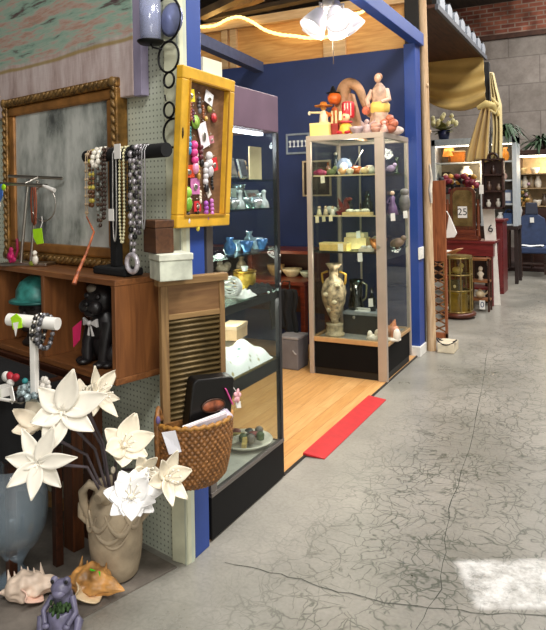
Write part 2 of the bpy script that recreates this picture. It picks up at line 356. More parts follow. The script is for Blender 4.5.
# hall shell
def planks_dark():
    return WOOD('#17120d', '#3a2c20', .8, 2, 'Y')
struct('ceiling', MB().box(-9, 5, -5, 16, 5.6, 5.7), planks_dark())
for i, (x, z) in enumerate([(-6.5, 5.3), (-4.6, 5.2), (-3.4, 5.35)]):
    struct('trim_%d' % (20+i), MB().box(x, x+.14, -4.9, 15.4, z, 5.6), WOOD('#2b2018', '#5a4330', .7, 2, 'Y'), 0, 'dark ceiling rafter')
def conc_mat():
    m, nt, b = newmat('cast_concrete'); L = nt.links.new
    br = N(nt, 'TexBrick'); tc = coords(nt, rot=(PI/2, 0, 0)); L(tc, br.inputs['Vector'])
    br.inputs['Scale'].default_value = 1; br.inputs['Brick Width'].default_value = 1.3; br.inputs['Row Height'].default_value = .62; br.inputs['Mortar Size'].default_value = .012
    br.inputs['Color1'].default_value = srgb('#8f8780'); br.inputs['Color2'].default_value = srgb('#9b928b'); br.inputs['Mortar'].default_value = srgb('#7b736d')
    nz = N(nt, 'TexNoise', i_Scale=2.2, i_Detail=8.0, i_Roughness=.7); L(coords(nt), nz.inputs['Vector'])
    mx = N(nt, 'MixRGB', blend_type='MULTIPLY'); mx.inputs[0].default_value = .8; L(br.outputs['Color'], mx.inputs[1])
    L(ramp(nt, nz.outputs['Fac'], [(.3, srgb('#a8a29c')), (.65, (1, 1, 1, 1))]), mx.inputs[2]); L(mx.outputs[0], b.inputs['Base Color']); b.inputs['Roughness'].default_value = .85
    return m
def brick_mat():
    m, nt, b = newmat('old_brick'); L = nt.links.new
    br = N(nt, 'TexBrick'); L(coords(nt, rot=(PI/2, 0, 0)), br.inputs['Vector'])
    br.inputs['Scale'].default_value = 1; br.inputs['Brick Width'].default_value = .3; br.inputs['Row Height'].default_value = .1; br.inputs['Mortar Size'].default_value = .014
    br.inputs['Color1'].default_value = srgb('#b06a52'); br.inputs['Color2'].default_value = srgb('#86493a'); br.inputs['Mortar'].default_value = srgb('#a58f80')
    nz = N(nt, 'TexNoise', i_Scale=3.0, i_Detail=6.0); L(coords(nt), nz.inputs['Vector'])
    mx = N(nt, 'MixRGB', blend_type='MULTIPLY'); mx.inputs[0].default_value = .8; L(br.outputs['Color'], mx.inputs[1])
    L(ramp(nt, nz.outputs['Fac'], [(.3, srgb('#857a74')), (.65, (1, 1, 1, 1))]), mx.inputs[2]); L(mx.outputs[0], b.inputs['Base Color']); b.inputs['Roughness'].default_value = .9
    return m
YF = 15.5
zb = ony(523, 37, YF).z
CONC = conc_mat()
struct('wall_far', MB().box(-9, 5, YF, YF+.2, 0, zb), CONC)
struct('wall_far_upper', MB().box(-9, 5, YF-.02, YF+.2, zb+.1, 5.6), brick_mat(), 0, 'old brick upper wall')
struct('trim_13', MB().box(-9, 5, YF-.1, YF+.1, zb, zb+.1), M('#4a2f24', .8, var=.3, scale=5), 0, 'rusty ledge between the brick and the concrete')
GREYW = M('#8d8a84', .8, var=.1, scale=2)
struct('wall_right', MB().box(4.8, 5, -5, YF, 0, 5.6), GREYW); struct('wall_back', MB().box(-9, 5, -5.2, -5, 0, 5.6), GREYW); struct('wall_hall', MB().box(-9.2, -9, -5, YF, 0, 5.6), GREYW)
# ================================================================== LEFT WALL: painting, mirror, cubby shelf
def wlocal(x, y, z): return WA+WX*x+WN*y+Vector((0, 0, z))
# --- painting ------------------------------------------------------
def paint_mat():
    m, nt, b = newmat('abstract_canvas'); L = nt.links.new
    c = coords(nt, (1, 1, 1)); 
    wn = N(nt, 'TexNoise', i_Scale=2.2, i_Detail=4.0); L(c, wn.inputs['Vector'])
    wv = N(nt, 'MixRGB'); wv.inputs[0].default_value = .05; L(c, wv.inputs[1]); L(wn.outputs['Color'], wv.inputs[2])
    mp = N(nt, 'Mapping'); mp.inputs['Rotation'].default_value = (0, .12, 0); mp.inputs['Scale'].default_value = (2.2, 1, 15); L(wv.outputs[0], mp.inputs[0])
    n1 = N(nt, 'TexNoise', i_Scale=1.1, i_Detail=8.0, i_Roughness=.68); L(mp.outputs[0], n1.inputs['Vector'])
    up = ramp(nt, n1.outputs['Fac'], [(.3, srgb('#3d2c38')), (.38, srgb('#6a5a58')), (.43, srgb('#93b3a2')), (.5, srgb('#a9bfae')), (.54, srgb('#c4aca0')), (.6, srgb('#b99280')), (.68, srgb('#8db3b0'))])
    mp2 = N(nt, 'Mapping'); mp2.inputs['Scale'].default_value = (9, 1, 1.6); L(wv.outputs[0], mp2.inputs[0])
    n2 = N(nt, 'TexNoise', i_Scale=1.4, i_Detail=7.0, i_Roughness=.7); L(mp2.outputs[0], n2.inputs['Vector'])
    low = ramp(nt, n2.outputs['Fac'], [(.28, srgb('#7a6660')), (.4, srgb('#bba5a0')), (.55, srgb('#d3c2bf')), (.75, srgb('#e6dcd8'))])
    sx = N(nt, 'SeparateXYZ'); L(wv.outputs[0], sx.inputs[0])
    # the horizon of the picture
    hz = N(nt, 'MapRange'); L(sx.outputs['Z'], hz.inputs[0]); hz.inputs[1].default_value = .235; hz.inputs[2].default_value = .27
    mx = N(nt, 'MixRGB'); L(hz.outputs[0], mx.inputs[0]); L(low, mx.inputs[1]); L(up, mx.inputs[2])
    g = N(nt, 'Math', operation='SUBTRACT'); L(sx.outputs['Z'], g.inputs[0]); g.inputs[1].default_value = .235
    ga = N(nt, 'Math', operation='ABSOLUTE'); L(g.outputs[0], ga.inputs[0])
    gb = ramp(nt, ga.outputs[0], [(.004, (.8, .8, .8, 1)), (.012, (0, 0, 0, 1))])
    gx = N(nt, 'MixRGB'); L(gb, gx.inputs[0]); L(mx.outputs[0], gx.inputs[1]); gx.inputs[2].default_value = srgb('#a38a44')
    L(gx.outputs[0], b.inputs['Base Color']); b.inputs['Roughness'].default_value = .42
    bp = N(nt, 'Bump', i_Strength=.4, i_Distance=.006); L(n1.outputs['Fac'], bp.inputs['Height']); L(bp.outputs[0], b.inputs['Normal']); return m
pt = thing('abstract_painting', 'large frameless abstract canvas in teal, rust and mauve above the gold mirror', 'painting', wlocal(0, 0, 1.79), LA)
MB().box(-1.9, -.145, -.042, -.004, 0, .95).build('canvas', paint_mat(), pt, .004)
MB().box(-.145, -.095, -.042, -.004, -.005, .95).build('canvas_edge', M('#a9a0bb', .6, var=.25, scale=9, stretch=(1, 1, .3)), pt, .003, label='lavender tinted right edge strip')
# --- gold framed mirror -------------------------------------------
def mirror_mat():
    m, nt, b = newmat('old_mirror'); L = nt.links.new; c = coords(nt, (1.2, 1, .6))
    n = N(nt, 'TexNoise', i_Scale=3.6, i_Detail=6.0, i_Roughness=.6); L(c, n.inputs['Vector'])
    L(ramp(nt, n.outputs['Fac'], [(.36, srgb('#565b5a')), (.45, srgb('#a9aea8')), (.58, srgb('#dfe2dc'))]), b.inputs['Base Color'])  # grey mottling and pale base colour stand in for reflections
    b.inputs['Metallic'].default_value = .15; L(ramp(nt, n.outputs['Fac'], [(.3, (.32,)*3+(1,)), (.7, (.14,)*3+(1,))]), b.inputs['Roughness']); return m
mz = 1.098
mt = thing('gold_framed_mirror', 'ornate antique gold framed mirror leaning above the wooden cubby shelf', 'mirror', wlocal(-.69, -.035, mz), LA)
w, h, fw = .46, .775, .085
OLDGOLD = M('#8a6531', .38, .45, var=.4, scale=30, bump=.35); OLDGOLD2 = M('#a4713a', .4, .3, var=.25, scale=12, stretch=(1, 1, 1))
def frame_ring(mb, w, h0, h1, a, b_, y0, y1):   # rectangular ring from inset a to inset b
    mb.box(-w+a, w-a, y0, y1, h1-b_, h1-a); mb.box(-w+a, w-a, y0, y1, h0+a, h0+b_)
    mb.box(-w+a, -w+b_, y0, y1, h0+b_, h1-b_); mb.box(w-b_, w-a, y0, y1, h0+b_, h1-b_); return mb
fr = frame_ring(MB(), w, 0, h, .0, .04, -.03, .03).build('outer_moulding', OLDGOLD, mt, .008)
frame_ring(MB(), w, 0, h, .04, fw, -.018, .028).build('inner_moulding', OLDGOLD2, mt, .01)
lv = MB()
def leafrow(p0, p1, n):
    p0, p1 = Vector(p0), Vector(p1); d = (p1-p0)
    for i in range(n):
        c = p0+d*((i+.5)/n); ang = math.atan2(d.z, d.x)
        lv.ell(c, (d.length/n*.7, .009, .009), (0, -ang-.6, 0), 8, 5)
q = .02
leafrow((-w+q, -.03, h-q), (w-q, -.03, h-q), 26); leafrow((-w+q, -.03, q), (w-q, -.03, q), 26); leafrow((-w+q, -.03, q), (-w+q, -.03, h-q), 22); leafrow((w-q, -.03, h-q), (w-q, -.03, q), 22)
for sx in (-1, 1):
    for zz in (q, h-q): lv.ell((sx*(w-q), -.032, zz), (.022, .012, .022), (0, 0, 0), 10, 6)
lv.build('carved_leaves', M('#8a6b3e', .45, .3, var=.45, scale=40), fr)
MB().box(-w+fw, w-fw, -.004, .0, fw, h-fw).build('mirror_glass', mirror_mat(), mt)
MB().box(-w+.01, w-.01, .02, .033, .01, h-.01).build('backing_board', DWOOD, mt)
# --- wooden cubby shelf -------------------------------------------
CA = -math.radians(15); CFR = Vector((-1.56, 1.79, 0)); cX = Vector((math.cos(CA), math.sin(CA), 0)); cY = Vector((-math.sin(CA), math.cos(CA), 0))
def cub(x, y, z): return CFR+cX*x+cY*y+Vector((0, 0, z))
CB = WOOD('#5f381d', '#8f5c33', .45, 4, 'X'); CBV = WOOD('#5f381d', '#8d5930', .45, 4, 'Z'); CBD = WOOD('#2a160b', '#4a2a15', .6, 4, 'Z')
cb = thing('cubby_shelf', 'open brown wooden two compartment cubby shelf below the gold mirror', 'shelf', cub(0, 0, .72), CA)
cw, cd, chh = .97, .21, .375
MB().box(-cw, 0, 0, cd, chh-.022, chh).build('top_board', CB, cb, .003); MB().box(-cw, 0, 0, cd, 0, .024).build('bottom_board', CB, cb, .003)
for nm, x0 in (('side_panel', -.026), ('side_panel', -cw), ('divider', -.53)):
    MB().box(x0, x0+.024, .001, cd, .024, chh-.022).build(nm, CBV, cb, .002)
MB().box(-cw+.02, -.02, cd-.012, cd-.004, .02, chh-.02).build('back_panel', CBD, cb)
# --- table below ---------------------------------------------------
tb = thing('console_table', 'dark brown wooden console table carrying the cubby shelf', 'table', cub(0, 0, 0), LA)
MB().box(-1.25, -.1, .012, .17, .69, .719).build('table_top', DWOOD, tb, .004)
MB().box(-1.2, -.3, .03, .05, .6, .69).build('apron', WOOD('#2a1309', '#4d2612', .4, 5, 'X'), tb, .002)
for x in (-.36, -1.2):
    for y in (.022, .115):
        MB().box(x-.035, x+.035, y, y+.05, .006, .69).build('leg', WOOD('#3b1d0e', '#66391c', .4, 5, 'Z'), tb, .004)
MB().box(-1.165, -.395, .13, .15, .18, .24).build('stretcher', DWOOD, tb)
# --- black cloth stand in front ------------------------------------
bt = thing('display_stand', 'low stand draped in black velvet in front of the cubby shelf', 'display stand', cub(-.63, -.16, 0), CA)
def drape(u, v):
    a = u*2*PI; ca, sa = math.cos(a), math.sin(a); k = 1/max(abs(ca), abs(sa))
    fl = .012*math.sin(a*9)*max(0, v-.3); sc = 1+fl*2
    return Vector((ca*k*.37*sc, sa*k*.125*sc, .716 if v < .3 else .716-(v-.3)/.7*.25)) if v >= .3 else Vector((ca*k*.37*v/.3, sa*k*.125*v/.3, .716))
MB().grid(drape, 72, 12).build('velvet_cloth', BLACKV, bt)
MB().box(-.355, .355, -.115, .115, .69, .713).build('board', DWOOD, bt)
for x in (-.33, .33):
    for y in (-.09, .09): MB().box(x-.015, x+.015, y-.015, y+.015, .006, .69).build('leg', DWOOD, bt, .002)
MB().bar((-.33, -.09, .64), (.33, -.09, .45), .03, .02).build('brace', WOOD('#4a2312', '#74401f', .4, 5, 'X'), bt)

# --- busts in the cubby -------------------------------------------
def helmet_bust():
    t = thing('helmeted_bust', 'dark head bust wearing a teal rimmed helmet in the left cubby compartment', 'figurine', cub(-.745, .098, .7445), CA+.3); t.scale = (1.12, 1.0, 1.14)
    DK = M('#231a17', .45, var=.3, scale=25, bump=.2)
    b = MB().lathe([(0, 0), (.065, 0), (.07, .012), (.05, .03), (.04, .055), (.045, .08)], n=20, sy=.8)
    b.ell((0, -.005, .14), (.068, .07, .085), nu=18, nv=12); b.ell((0, -.072, .125), (.015, .02, .02)); b.ell((0, -.06, .095), (.03, .016, .009)); b.ell((0, -.05, .075), (.035, .03, .02))
    for s in (-1, 1): b.ell((s*.067, 0, .13), (.012, .02, .03)); b.ell((s*.027, -.062, .148), (.016, .01, .008))
    b.build('head', DK, t)
    hm = MB().lathe([(.105, .17), (.1, .178), (.085, .183), (.082, .215), (.066, .245), (.035, .265), (0, .27)], n=24, sy=1.05).build('helmet', M('#3f8f86', .4, .1, var=.45, scale=22, bump=.25), t)
    MB().tube([(math.cos(a)*.105, math.sin(a)*.11, .171) for a in [2*PI*k/28 for k in range(28)]], .006, 6, True).build('helmet_rim', M('#2c6a63', .4, .2), hm)
    return t
helmet_bust()
def dog():
    t = thing('bulldog_figurine', 'black seated bulldog figurine with a white bow in the right cubby compartment', 'figurine', cub(-.235, .12, .7445), CA+.1); t.scale = (1.05, 1, 1.07)
    DK = M('#201d1e', .4, var=.35, scale=20, bump=.25)
    b = MB().ell((0, .01, .075), (.075, .065, .085), nu=18, nv=12).ell((0, -.015, .14), (.062, .05, .075), nu=16, nv=10)
    for s in (-1, 1):
        b.tube([(s*.045, -.03, .15), (s*.05, -.055, .08), (s*.045, -.062, .015)], [.028, .022, .02], 10); b.ell((s*.045, -.075, .012), (.022, .03, .013))
        b.ell((s*.07, -.01, .04), (.035, .055, .045)); b.ell((s*.075, -.06, .012), (.02, .03, .012))
    b.build('body', DK, t)
    h = MB().ell((0, -.02, .235), (.062, .06, .06), nu=18, nv=12)
    for s in (-1, 1):
        h.ell((s*.026, -.078, .212), (.03, .026, .026)); h.ell((s*.05, -.005, .285), (.02, .012, .028), (0, s*.4, 0)); h.ell((s*.03, -.07, .25), (.014, .01, .012))
    h.ell((0, -.08, .19), (.03, .02, .014)); hd = h.build('head', DK, t)
    MB().ell((0, -.1, .226), (.014, .01, .01)).build('nose', BLACK, hd); MB().ell((-.012, -.062, .275), (.025, .015, .016)).build('forehead_patch', M('#8a8072', .6, var=.3), hd)
    bw = MB()
    for s in (-1, 1): bw.prism([(0, -.078, .155), (s*.05, -.075, .178), (s*.052, -.072, .14)], (0, -.012, 0))
    bw.ell((0, -.085, .156), .012); bw.prism([(.004, -.08, .15), (.03, -.08, .1), (.014, -.08, .098)], (0, -.006, 0)); bw.prism([(-.004, -.08, .15), (-.02, -.08, .1), (-.006, -.08, .098)], (0, -.006, 0))
    bw.v = [(x*.75, y-.0, .155+(z-.155)*.8) for x, y, z in bw.v]; bw.build('bow', M('#c9c5c2', .6, var=.05), t, .002); MB().prism([(-.05, -.08, .16), (-.095, -.085, .13), (-.085, -.09, .06), (-.05, -.09, .09)], (0, -.004, 0)).build('price_tag', M('#d92763', .6, var=.05), t, label='pink price tag')
dog()
MB_ = MB().box(-.06, .06, -.012, .012, 0, .2)
o = MB_.build('upright_book', M('#b9a57c', .7), None, .002); place(o, cub(-.575, .17, .745), CA); tag(o, 'upright tan book behind the helmeted bust in the cubby', 'book')

# --- silver earring stand on the cubby top --------------------------
CT = .72+chh
es = thing('earring_stand', 'silver double bar T earring stand on the left end of the cubby top', 'jewelry stand', cub(-.76, .065, CT), YAW-.25); es.scale = (1.22, 1.1, 1.25)
MB().box(-.095, .095, -.035, .035, 0, .012).build('base', SILVER, es, .003)
MB().tube([(-.03, 0, .01), (.005, 0, .285)], .006, 8).build('post', SILVER, es); MB().tube([(.005, .01, .01), (.04, .01, .30)], .006, 8).build('post', SILVER, es)
MB().tube([(-.125, -.03, .292), (.105, -.03, .28)], .0055, 8).build('crossbar', SILVER, es); MB().tube([(-.095, .03, .318), (.13, .03, .305)], .0055, 8).build('crossbar', SILVER, es)
MB().tube([(.005, -.03, .285), (.03, .03, .311)], .005, 8).build('bridge', SILVER, es); MB().tube([(.085, -.03, .281), (.14, -.045, .262)], [.005, .008], 8).build('end_tip', WHITE, es)
bpy.context.view_layer.update()
def on_stand(x, y, z): return es.matrix_basis @ Vector((x, y, z))
def hoop(name, label, pos, r, mat, rz=CA, extra=None, group=None):
    t = thing(name, label, 'earring' if 'earring' in name else 'bracelet', pos, rz, group)
    MB().tube(arc((0, 0, -r), r, 0, 2*PI*.999, 30), .0025, 6).build('ring', mat, t)
    if extra: extra(t)
    return t
def lime_tag(t, x=0, z=-.2, s=.05, mat=None):
    MB().prism([(x-s*.5, -.004, z), (x+s*.4, -.004, z+s*.1), (x+s*.55, -.004, z-s*1.0), (x-s*.1, -.004, z-s*1.1), (x-s*.45, -.004, z-s*.6)], (0, -.003, 0)).build('price_tag', mat or LIME, t)
def ex(t):
    MB().tube([(-.01, 0, -.13), (-.005, -.002, -.155), (-.02, -.003, -.19)], .002, 5).build('tag_string', WHITE, t); lime_tag(t, -.03, -.185, .06)
hoop('hoop_earring', 'large silver hoop with a lime tag hanging from the silver stand', on_stand(.085, -.03, .277), .075, SILVER, YAW-.5, ex)
t = thing('chain_necklace', 'copper coloured chain hanging from the silver stand next to the large hoop', 'necklace', on_stand(.045, -.03, .275), CA)
MB().tube([(-.012, 0, 0), (-.02, 0, -.06), (-.012, 0, -.15), (.004, 0, -.165), (.012, 0, -.12), (.008, 0, -.04), (.004, 0, 0)], .004, 6).build('chain', M('#8c4a33', .4, .5), t); MB().tube([(.02, .0, 0), (.028, 0, -.08), (.018, 0, -.16)], .003, 6).build('strand', M('#a65f47', .4, .4), t)
t = thing('blue_tag_earring', 'earring card with a blue and green tag at left on the silver stand', 'earring', on_stand(-.085, -.037, .285), CA)
MB().prism([(-.03, 0, 0), (.022, 0, .004), (.026, 0, -.045), (.0, 0, -.075), (-.028, 0, -.05)], (0, -.004, 0)).build('card', M('#4c7fd6', .6, var=.1), t); MB().ell((.04, -.004, -.01), (.018, .006, .014)).build('green_sticker', LIME, t); MB().ell((.0, -.006, -.085), (.006, .006, .016)).build('drop', PEARL, t)
t = thing('magenta_rose_brooch', 'magenta fabric rose on the base of the silver earring stand', 'brooch', on_stand(-.035, -.045, .035), CA)
b = MB()
for k in range(7): a = k*2.4; r = .004+.0035*k; b.ell((r*math.cos(a), -.004*(7-k)*.4, r*math.sin(a)), (.018, .009, .014), (0, a, 0), 10, 6)
b.build('petals', M('#b8175d', .6, var=.2, scale=60), t); MB().tube([(.03, 0, 0), (.05, 0, .03), (.045, 0, .08)], .006, 6).build('bead_drop', M('#8d1c3e', .3), t)
t = thing('white_bead_earring', 'white and olive bead cluster beside the lime tag on the cubby top', 'earring', on_stand(.055, -.04, .0), CA)
MB().ell((0, 0, .03), (.018, .012, .022)).ell((.008, -.006, .06), (.01, .01, .012)).build('bead', PEARL, t); MB().ell((-.03, 0, .012), (.02, .012, .012)).build('olive_bead', M('#8d9a3a', .4), t)

# --- black necklace stand -----------------------------------------
NB = cub(-.145, .1, CT)
NB = Vector((-1.675, 1.94, CT))
ns = thing('necklace_stand', 'black velvet T bar necklace stand in front of the gold mirror', 'jewelry stand', NB, CA)
MB().box(-.105, .105, -.045, .045, 0, .03).build('base', BLACKV, ns, .008)
MB().box(-.026, .014, -.016, .016, .03, .44).build('post', BLACKV, ns, .004)
MB().tube([(-.2, 0, .46), (.31, 0, .46)], .026, 16).build('crossbar', BLACKV, ns)
def nck(name, label, x, drop, wide, beads, mat, string=.002, rb=.005, y=-.027, pend=None, alt=None):
    t = thing(name, label, 'necklace', ns.matrix_basis @ Vector((x, 0, .46)), CA)
    pts = []; n = 40
    for i in range(n+1):
        s = i/n*2-1; u = s*PI/2
        pts.append(Vector((wide*math.sin(u)*(.55+.45*math.cos(u)), -.031-.004*math.cos(u), -drop*math.cos(u)**.75 if abs(s) < 1 else 0)))
    pts = [Vector((pts[0].x, .012, .025))]+[Vector((pts[0].x, -.02, .021))]+pts+[Vector((pts[-1].x, -.02, .021))]+[Vector((pts[-1].x, .012, .025))]
    MB().tube(pts, string, 5).build('cord', mat if not beads else (alt or mat), t)
    if beads:
        L = [0]
        for a, b2 in zip(pts, pts[1:]): L.append(L[-1]+(b2-a).length)
        def P(d):
            for i in range(len(L)-1):
                if d <= L[i+1]: return pts[i].lerp(pts[i+1], (d-L[i])/max(1e-6, L[i+1]-L[i]))
            return pts[-1]
        b1 = MB(); b2_ = MB()
        for k in range(beads):
            r = rb*random.uniform(.7, 1.25) if alt else rb
            (b2_ if (alt and k % 3 == 1) else b1).ell(P(L[-1]*(k+.5)/beads), (r, r, r*1.1), (0, 0, 0), 8, 6)
        b1.tube(pts, string*.9, 5)
        if alt: b2_.tube(pts, string*.8, 5)
        b1.build('beads', mat, t)
        if alt: b2_.build('accent_beads', alt, t)
    if pend: pend(t, drop)
    return t
def ring_pend(t, d):
    MB().tube(arc((0, -.04, -d-.035), .032, 0, 2*PI*.999, 24), .009, 8).build('pendant', M('#cfc9cf', .3, .3, var=.3, scale=60), t)
def tagp(x, z, s=.05, m=None):
    def f(t, d): MB().box(x-s*.35, x+s*.35, -.05, -.047, z-s*.5, z+s*.5).build('price_tag', m or TAGW, t)
    return f
nck('amber_bead_necklace', 'amber and yellow bead necklace near the left end of the velvet stand', -.12, .2, .018, 30, M('#6d4526', .35, var=.4, scale=40), alt=M('#c2b04a', .4), rb=.0075)
def coral_tail(t, d):
    iv = t.matrix_basis.inverted()
    MB().tube([(.0, -.035, -d), iv @ atd(94, 232, 2.46), iv @ atd(86, 254, 2.4), iv @ atd(78, 272, 2.33), iv @ atd(74, 284, 2.3)], [.003, .004, .005, .007, .009], 8).build('coral_tassel', M('#b5643f', .5, var=.4, scale=50), t)
nck('coral_tassel_necklace', 'long cream and coral strand trailing over the cubby front edge', -.155, .24, .012, 18, M('#c0a888', .4, var=.2), rb=.006, pend=coral_tail)
nck('turquoise_charm_necklace', 'mixed charm necklace with turquoise and yellow beads on the velvet stand', -.065, .28, .018, 34, M('#4d3626', .4, var=.4, scale=60), alt=M('#8d9088', .35), rb=.0068)
nck('white_cluster_necklace', 'white shell cluster short necklace on the left arm of the velvet stand', -.09, .04, .03, 12, PEARL, rb=.011)
nck('grey_chain_necklace', 'thin grey chain just right of the velvet stand post', .035, .33, .018, 0, M('#b9b6b2', .3, .7), string=.003, pend=tagp(.0, -.23, .045))
nck('pearl_necklace', 'long cream pearl rope necklace in the middle of the right arm', .082, .335, .022, 60, M('#d9d2a8', .25, var=.06), rb=.0052, pend=tagp(.0, .005, .055))
nck('black_chain_necklace', 'black link chain between the pearl rope and the silver ring pendant', .118, .22, .014, 36, BLACK, rb=.004)
nck('silver_link_necklace', 'chunky silver and black link necklace with a round ring pendant', .15, .37, .02, 34, M('#bcb6bb', .3, .4, var=.3, scale=50), alt=BLACK, rb=.0095, pend=ring_pend)
nck('brown_bead_necklace', 'dark brown bead strand hanging behind the amber beads on the velvet stand', -.035, .25, .014, 36, M('#3a2418', .35, var=.3, scale=60), rb=.006)
nck('long_silver_chain', 'long plain silver chain with an ivory bar drop at the right of the velvet stand', .215, .28, .014, 0, M('#a9a7a8', .3, .7), string=.003)
nck('dark_beaded_necklace', 'charcoal beaded strand outermost on the right arm of the velvet stand', .185, .3, .016, 40, M('#3c383b', .35, var=.3, scale=60), alt=M('#a9a3a8', .3, .3), rb=.007)

# --- small boxes by the pegboard corner ------------------------------
p = atd(173, 280, 2.33)
bx = thing('painted_box', 'small distressed white wooden box under the brown box at the pegboard corner', 'box', (p.x-.005, p.y-.005, 1.0955), -.62)
MB().box(-.062, .062, -.06, .06, 0, .07).build('body', M('#c9cdbb', .7, var=.25, scale=14, bump=.1), bx, .003); MB().box(-.065, .065, -.063, .063, .0705, .094).build('lid', M('#d8dac8', .7, var=.2, scale=14), bx, .003)
q_ = bx.location+Vector((-.045, -.01, .0945))
bx2 = thing('wooden_box', 'plain dark brown wooden box on top of the small white box', 'box', q_, -.5)
MB().box(-.055, .055, -.035, .035, 0, .09).build('body', WOOD('#3c2212', '#5d3a20', .5, 5, 'X'), bx2, .003); MB().box(-.057, .057, -.037, .037, .0905, .118).build('lid', WOOD('#3c2212', '#654023', .5, 5, 'X'), bx2, .003)

# --- white bracelet bar and trinkets on the black stand --------------
TZ = .717
tp0 = onz(35, 398, TZ)
wb = thing('bracelet_stand', 'white T bar bracelet stand on the black velvet stand', 'jewelry stand', tp0, YAW-.3)
MB().box(-.055, .055, -.04, .04, 0, .016).build('base', GLASS('#dfe6e8', .6, .1, .15), wb, .003)
MB().box(-.011, .011, -.011, .011, .016, .245).build('post', WHITE, wb, .003); MB().tube([(-.1, 0, .262), (.095, 0, .255)], .021, 18).build('crossbar', WHITE, wb)
def bracelet(lbl, x, r, mat, alt, nm):
    t = thing(nm, lbl, 'bracelet', wb.matrix_basis @ Vector((x, 0, .26-r+.022)), YAW-.3)
    b = MB(); b2 = MB()
    for k in range(20):
        a = 2*PI*k/20; (b if k % 2 else b2).ell((.004*math.sin(3*a), r*math.cos(a)*.8, r*math.sin(a)), .0085, (0, 0, 0), 8, 6)
    b.build('beads', mat, t); b2.build('accent_beads', alt, t); return t
bracelet('black and silver beaded bracelet next to the post of the white bar', .022, .046, BLACK, SILVER, 'beaded_bracelet')
bracelet('grey and white beaded bracelet right of the black one on the white bar', .046, .055, M('#8b8b90', .3, .4), M('#3a3a3d', .3), 'beaded_bracelet')
t = thing('lime_bracelet_tag', 'lime green folded price tag on the left end of the white bar', 'price tag', wb.matrix_basis @ Vector((-.05, -.022, .262)), YAW-.3)
MB().prism([(-.022, 0, .012), (0, 0, .026), (.02, 0, .01), (.022, 0, -.02), (-.012, 0, -.028)], (0, -.005, 0)).build('tag', LIME, t); MB().prism([(-.01, -.006, -.005), (.012, -.006, 0), (0, -.006, -.05)], (0, -.002, 0)).build('string_loop', WHITE, t)
def trinket(nm, lbl, cat, px, py, parts, lift=0):
    p = onz(px, py, TZ); t = thing(nm, lbl, cat, p, CA)
    for n_, mb, mat in parts: mb.build(n_, mat, t)
    return t
fl = MB()
for k in range(9): a = k*.698; fl.ell((.02*math.cos(a), -.006, .035+.02*math.sin(a)), (.016, .009, .012), (0, -a, 0), 8, 5)
fl.ell((0, -.012, .035), .014)
trinket('white_rose_brooch', 'white ceramic rose brooch right of the bracelet stand post', 'brooch', 47, 396, [('petals', fl, M('#dad4ca', .4, var=.15, scale=60))])
fl = MB()
for k in range(14): fl.ell((random.uniform(-.03, .03), random.uniform(-.02, .02), random.uniform(.008, .05)), random.uniform(.008, .014), (0, 0, 0), 8, 6)
trinket('crystal_bracelet_heap', 'heap of clear and pale blue crystal beads left of the bracelet stand post', 'bracelet', 27, 400, [('beads', fl, M('#9fb0b3', .15, .2, var=.5, scale=70)), ('price_tag', MB().prism([(-.03, -.045, .045), (-.008, -.045, .055), (.02, -.05, .015), (0, -.05, .0)], (0, -.003, 0)), TAGW), ('dark_bead', MB().ell((.03, -.035, .014), .013), BLACK), ('teal_bead', MB().ell((-.012, 0, .062), .01), TEAL)])
trinket('red_bow_clip', 'red and white bow clip on the black velvet at the far left', 'brooch', 13, 386, [('bow', MB().ell((-.02, 0, .03), (.022, .012, .016), (0, .4, 0)).ell((.022, 0, .034), (.022, .012, .014), (0, -.4, 0)), M('#b52a38', .5)), ('white_petals', MB().ell((-.05, 0, .024), (.025, .015, .02)).ell((.0, -.01, .012), (.02, .012, .014)), WHITE)])
trinket('green_tagged_ring', 'lime tagged white ring box at the left edge of the black velvet', 'ring box', 3, 395, [('box', MB().box(-.025, .025, -.02, .02, 0, .03), WHITE), ('price_tag', MB().prism([(-.01, -.024, .02), (.02, -.024, .035), (.03, -.024, -.0), (.0, -.024, 0)], (0, -.003, 0)), LIME)])
trinket('silver_letter_opener', 'thin white handled letter opener lying at the left edge of the black velvet', 'letter opener', 10, 404, [('handle', MB().tube([(-.06, -.01, .008), (.0, .004, .01)], .006, 8), WHITE), ('blade', MB().bar((.0, .004, .01), (.05, .016, .01), .012, .003), SILVER)])
# ================================================================== SCONCE, YELLOW EARRING FRAME, WASHBOARD, BASKET
sc0 = wl(160, 42, .06)
sc = thing('wall_sconce', 'black iron ring wall sconce with a frosted glass candle holder on the pegboard', 'candle sconce', sc0, LA)
MB().lathe([(0, -.006), (.042, -.006), (.05, .002), (.05, .006), (0, .006)], (-.03, -.02, 0), 20).build('tray', IRON, sc)
def sgl():
    return SMOKE('#e6e9f4', '#c9cfe6', .3, .5, .15)
MB().lathe([(.034, .008), (.039, .02), (.04, .19), (.037, .19), (.036, .02), (.0, .012)], (-.03, -.02, 0), 24).build('glass_cylinder', sgl(), sc)
MB().lathe([(0, .008), (.028, .008), (.03, .07), (.028, .13), (0, .132)], (-.03, -.02, 0), 20).build('candle', M('#dfe2f2', .5, var=.1), sc)
def iring(px, py, r, off=.05):
    p = sc.matrix_basis.inverted() @ wl(px, py, off)
    return MB().tube([(p.x+r*math.cos(a), p.y, p.z+r*math.sin(a)) for a in [2*PI*k/32 for k in range(32)]], .0045, 7, True)
PXM = 2.45/650
iring(168.5, 57, 15*PXM).build('iron_ring', IRON, sc); iring(169, 80, 7.5*PXM).build('iron_ring', IRON, sc); iring(169, 110, 7.5*PXM).build('iron_ring', IRON, sc); iring(173, 133, 14*PXM).build('iron_ring', IRON, sc); iring(166, 20, 22*PXM, .03).build('iron_ring', IRON, sc)
p = sc.matrix_basis.inverted() @ wl(172, 20, .025)
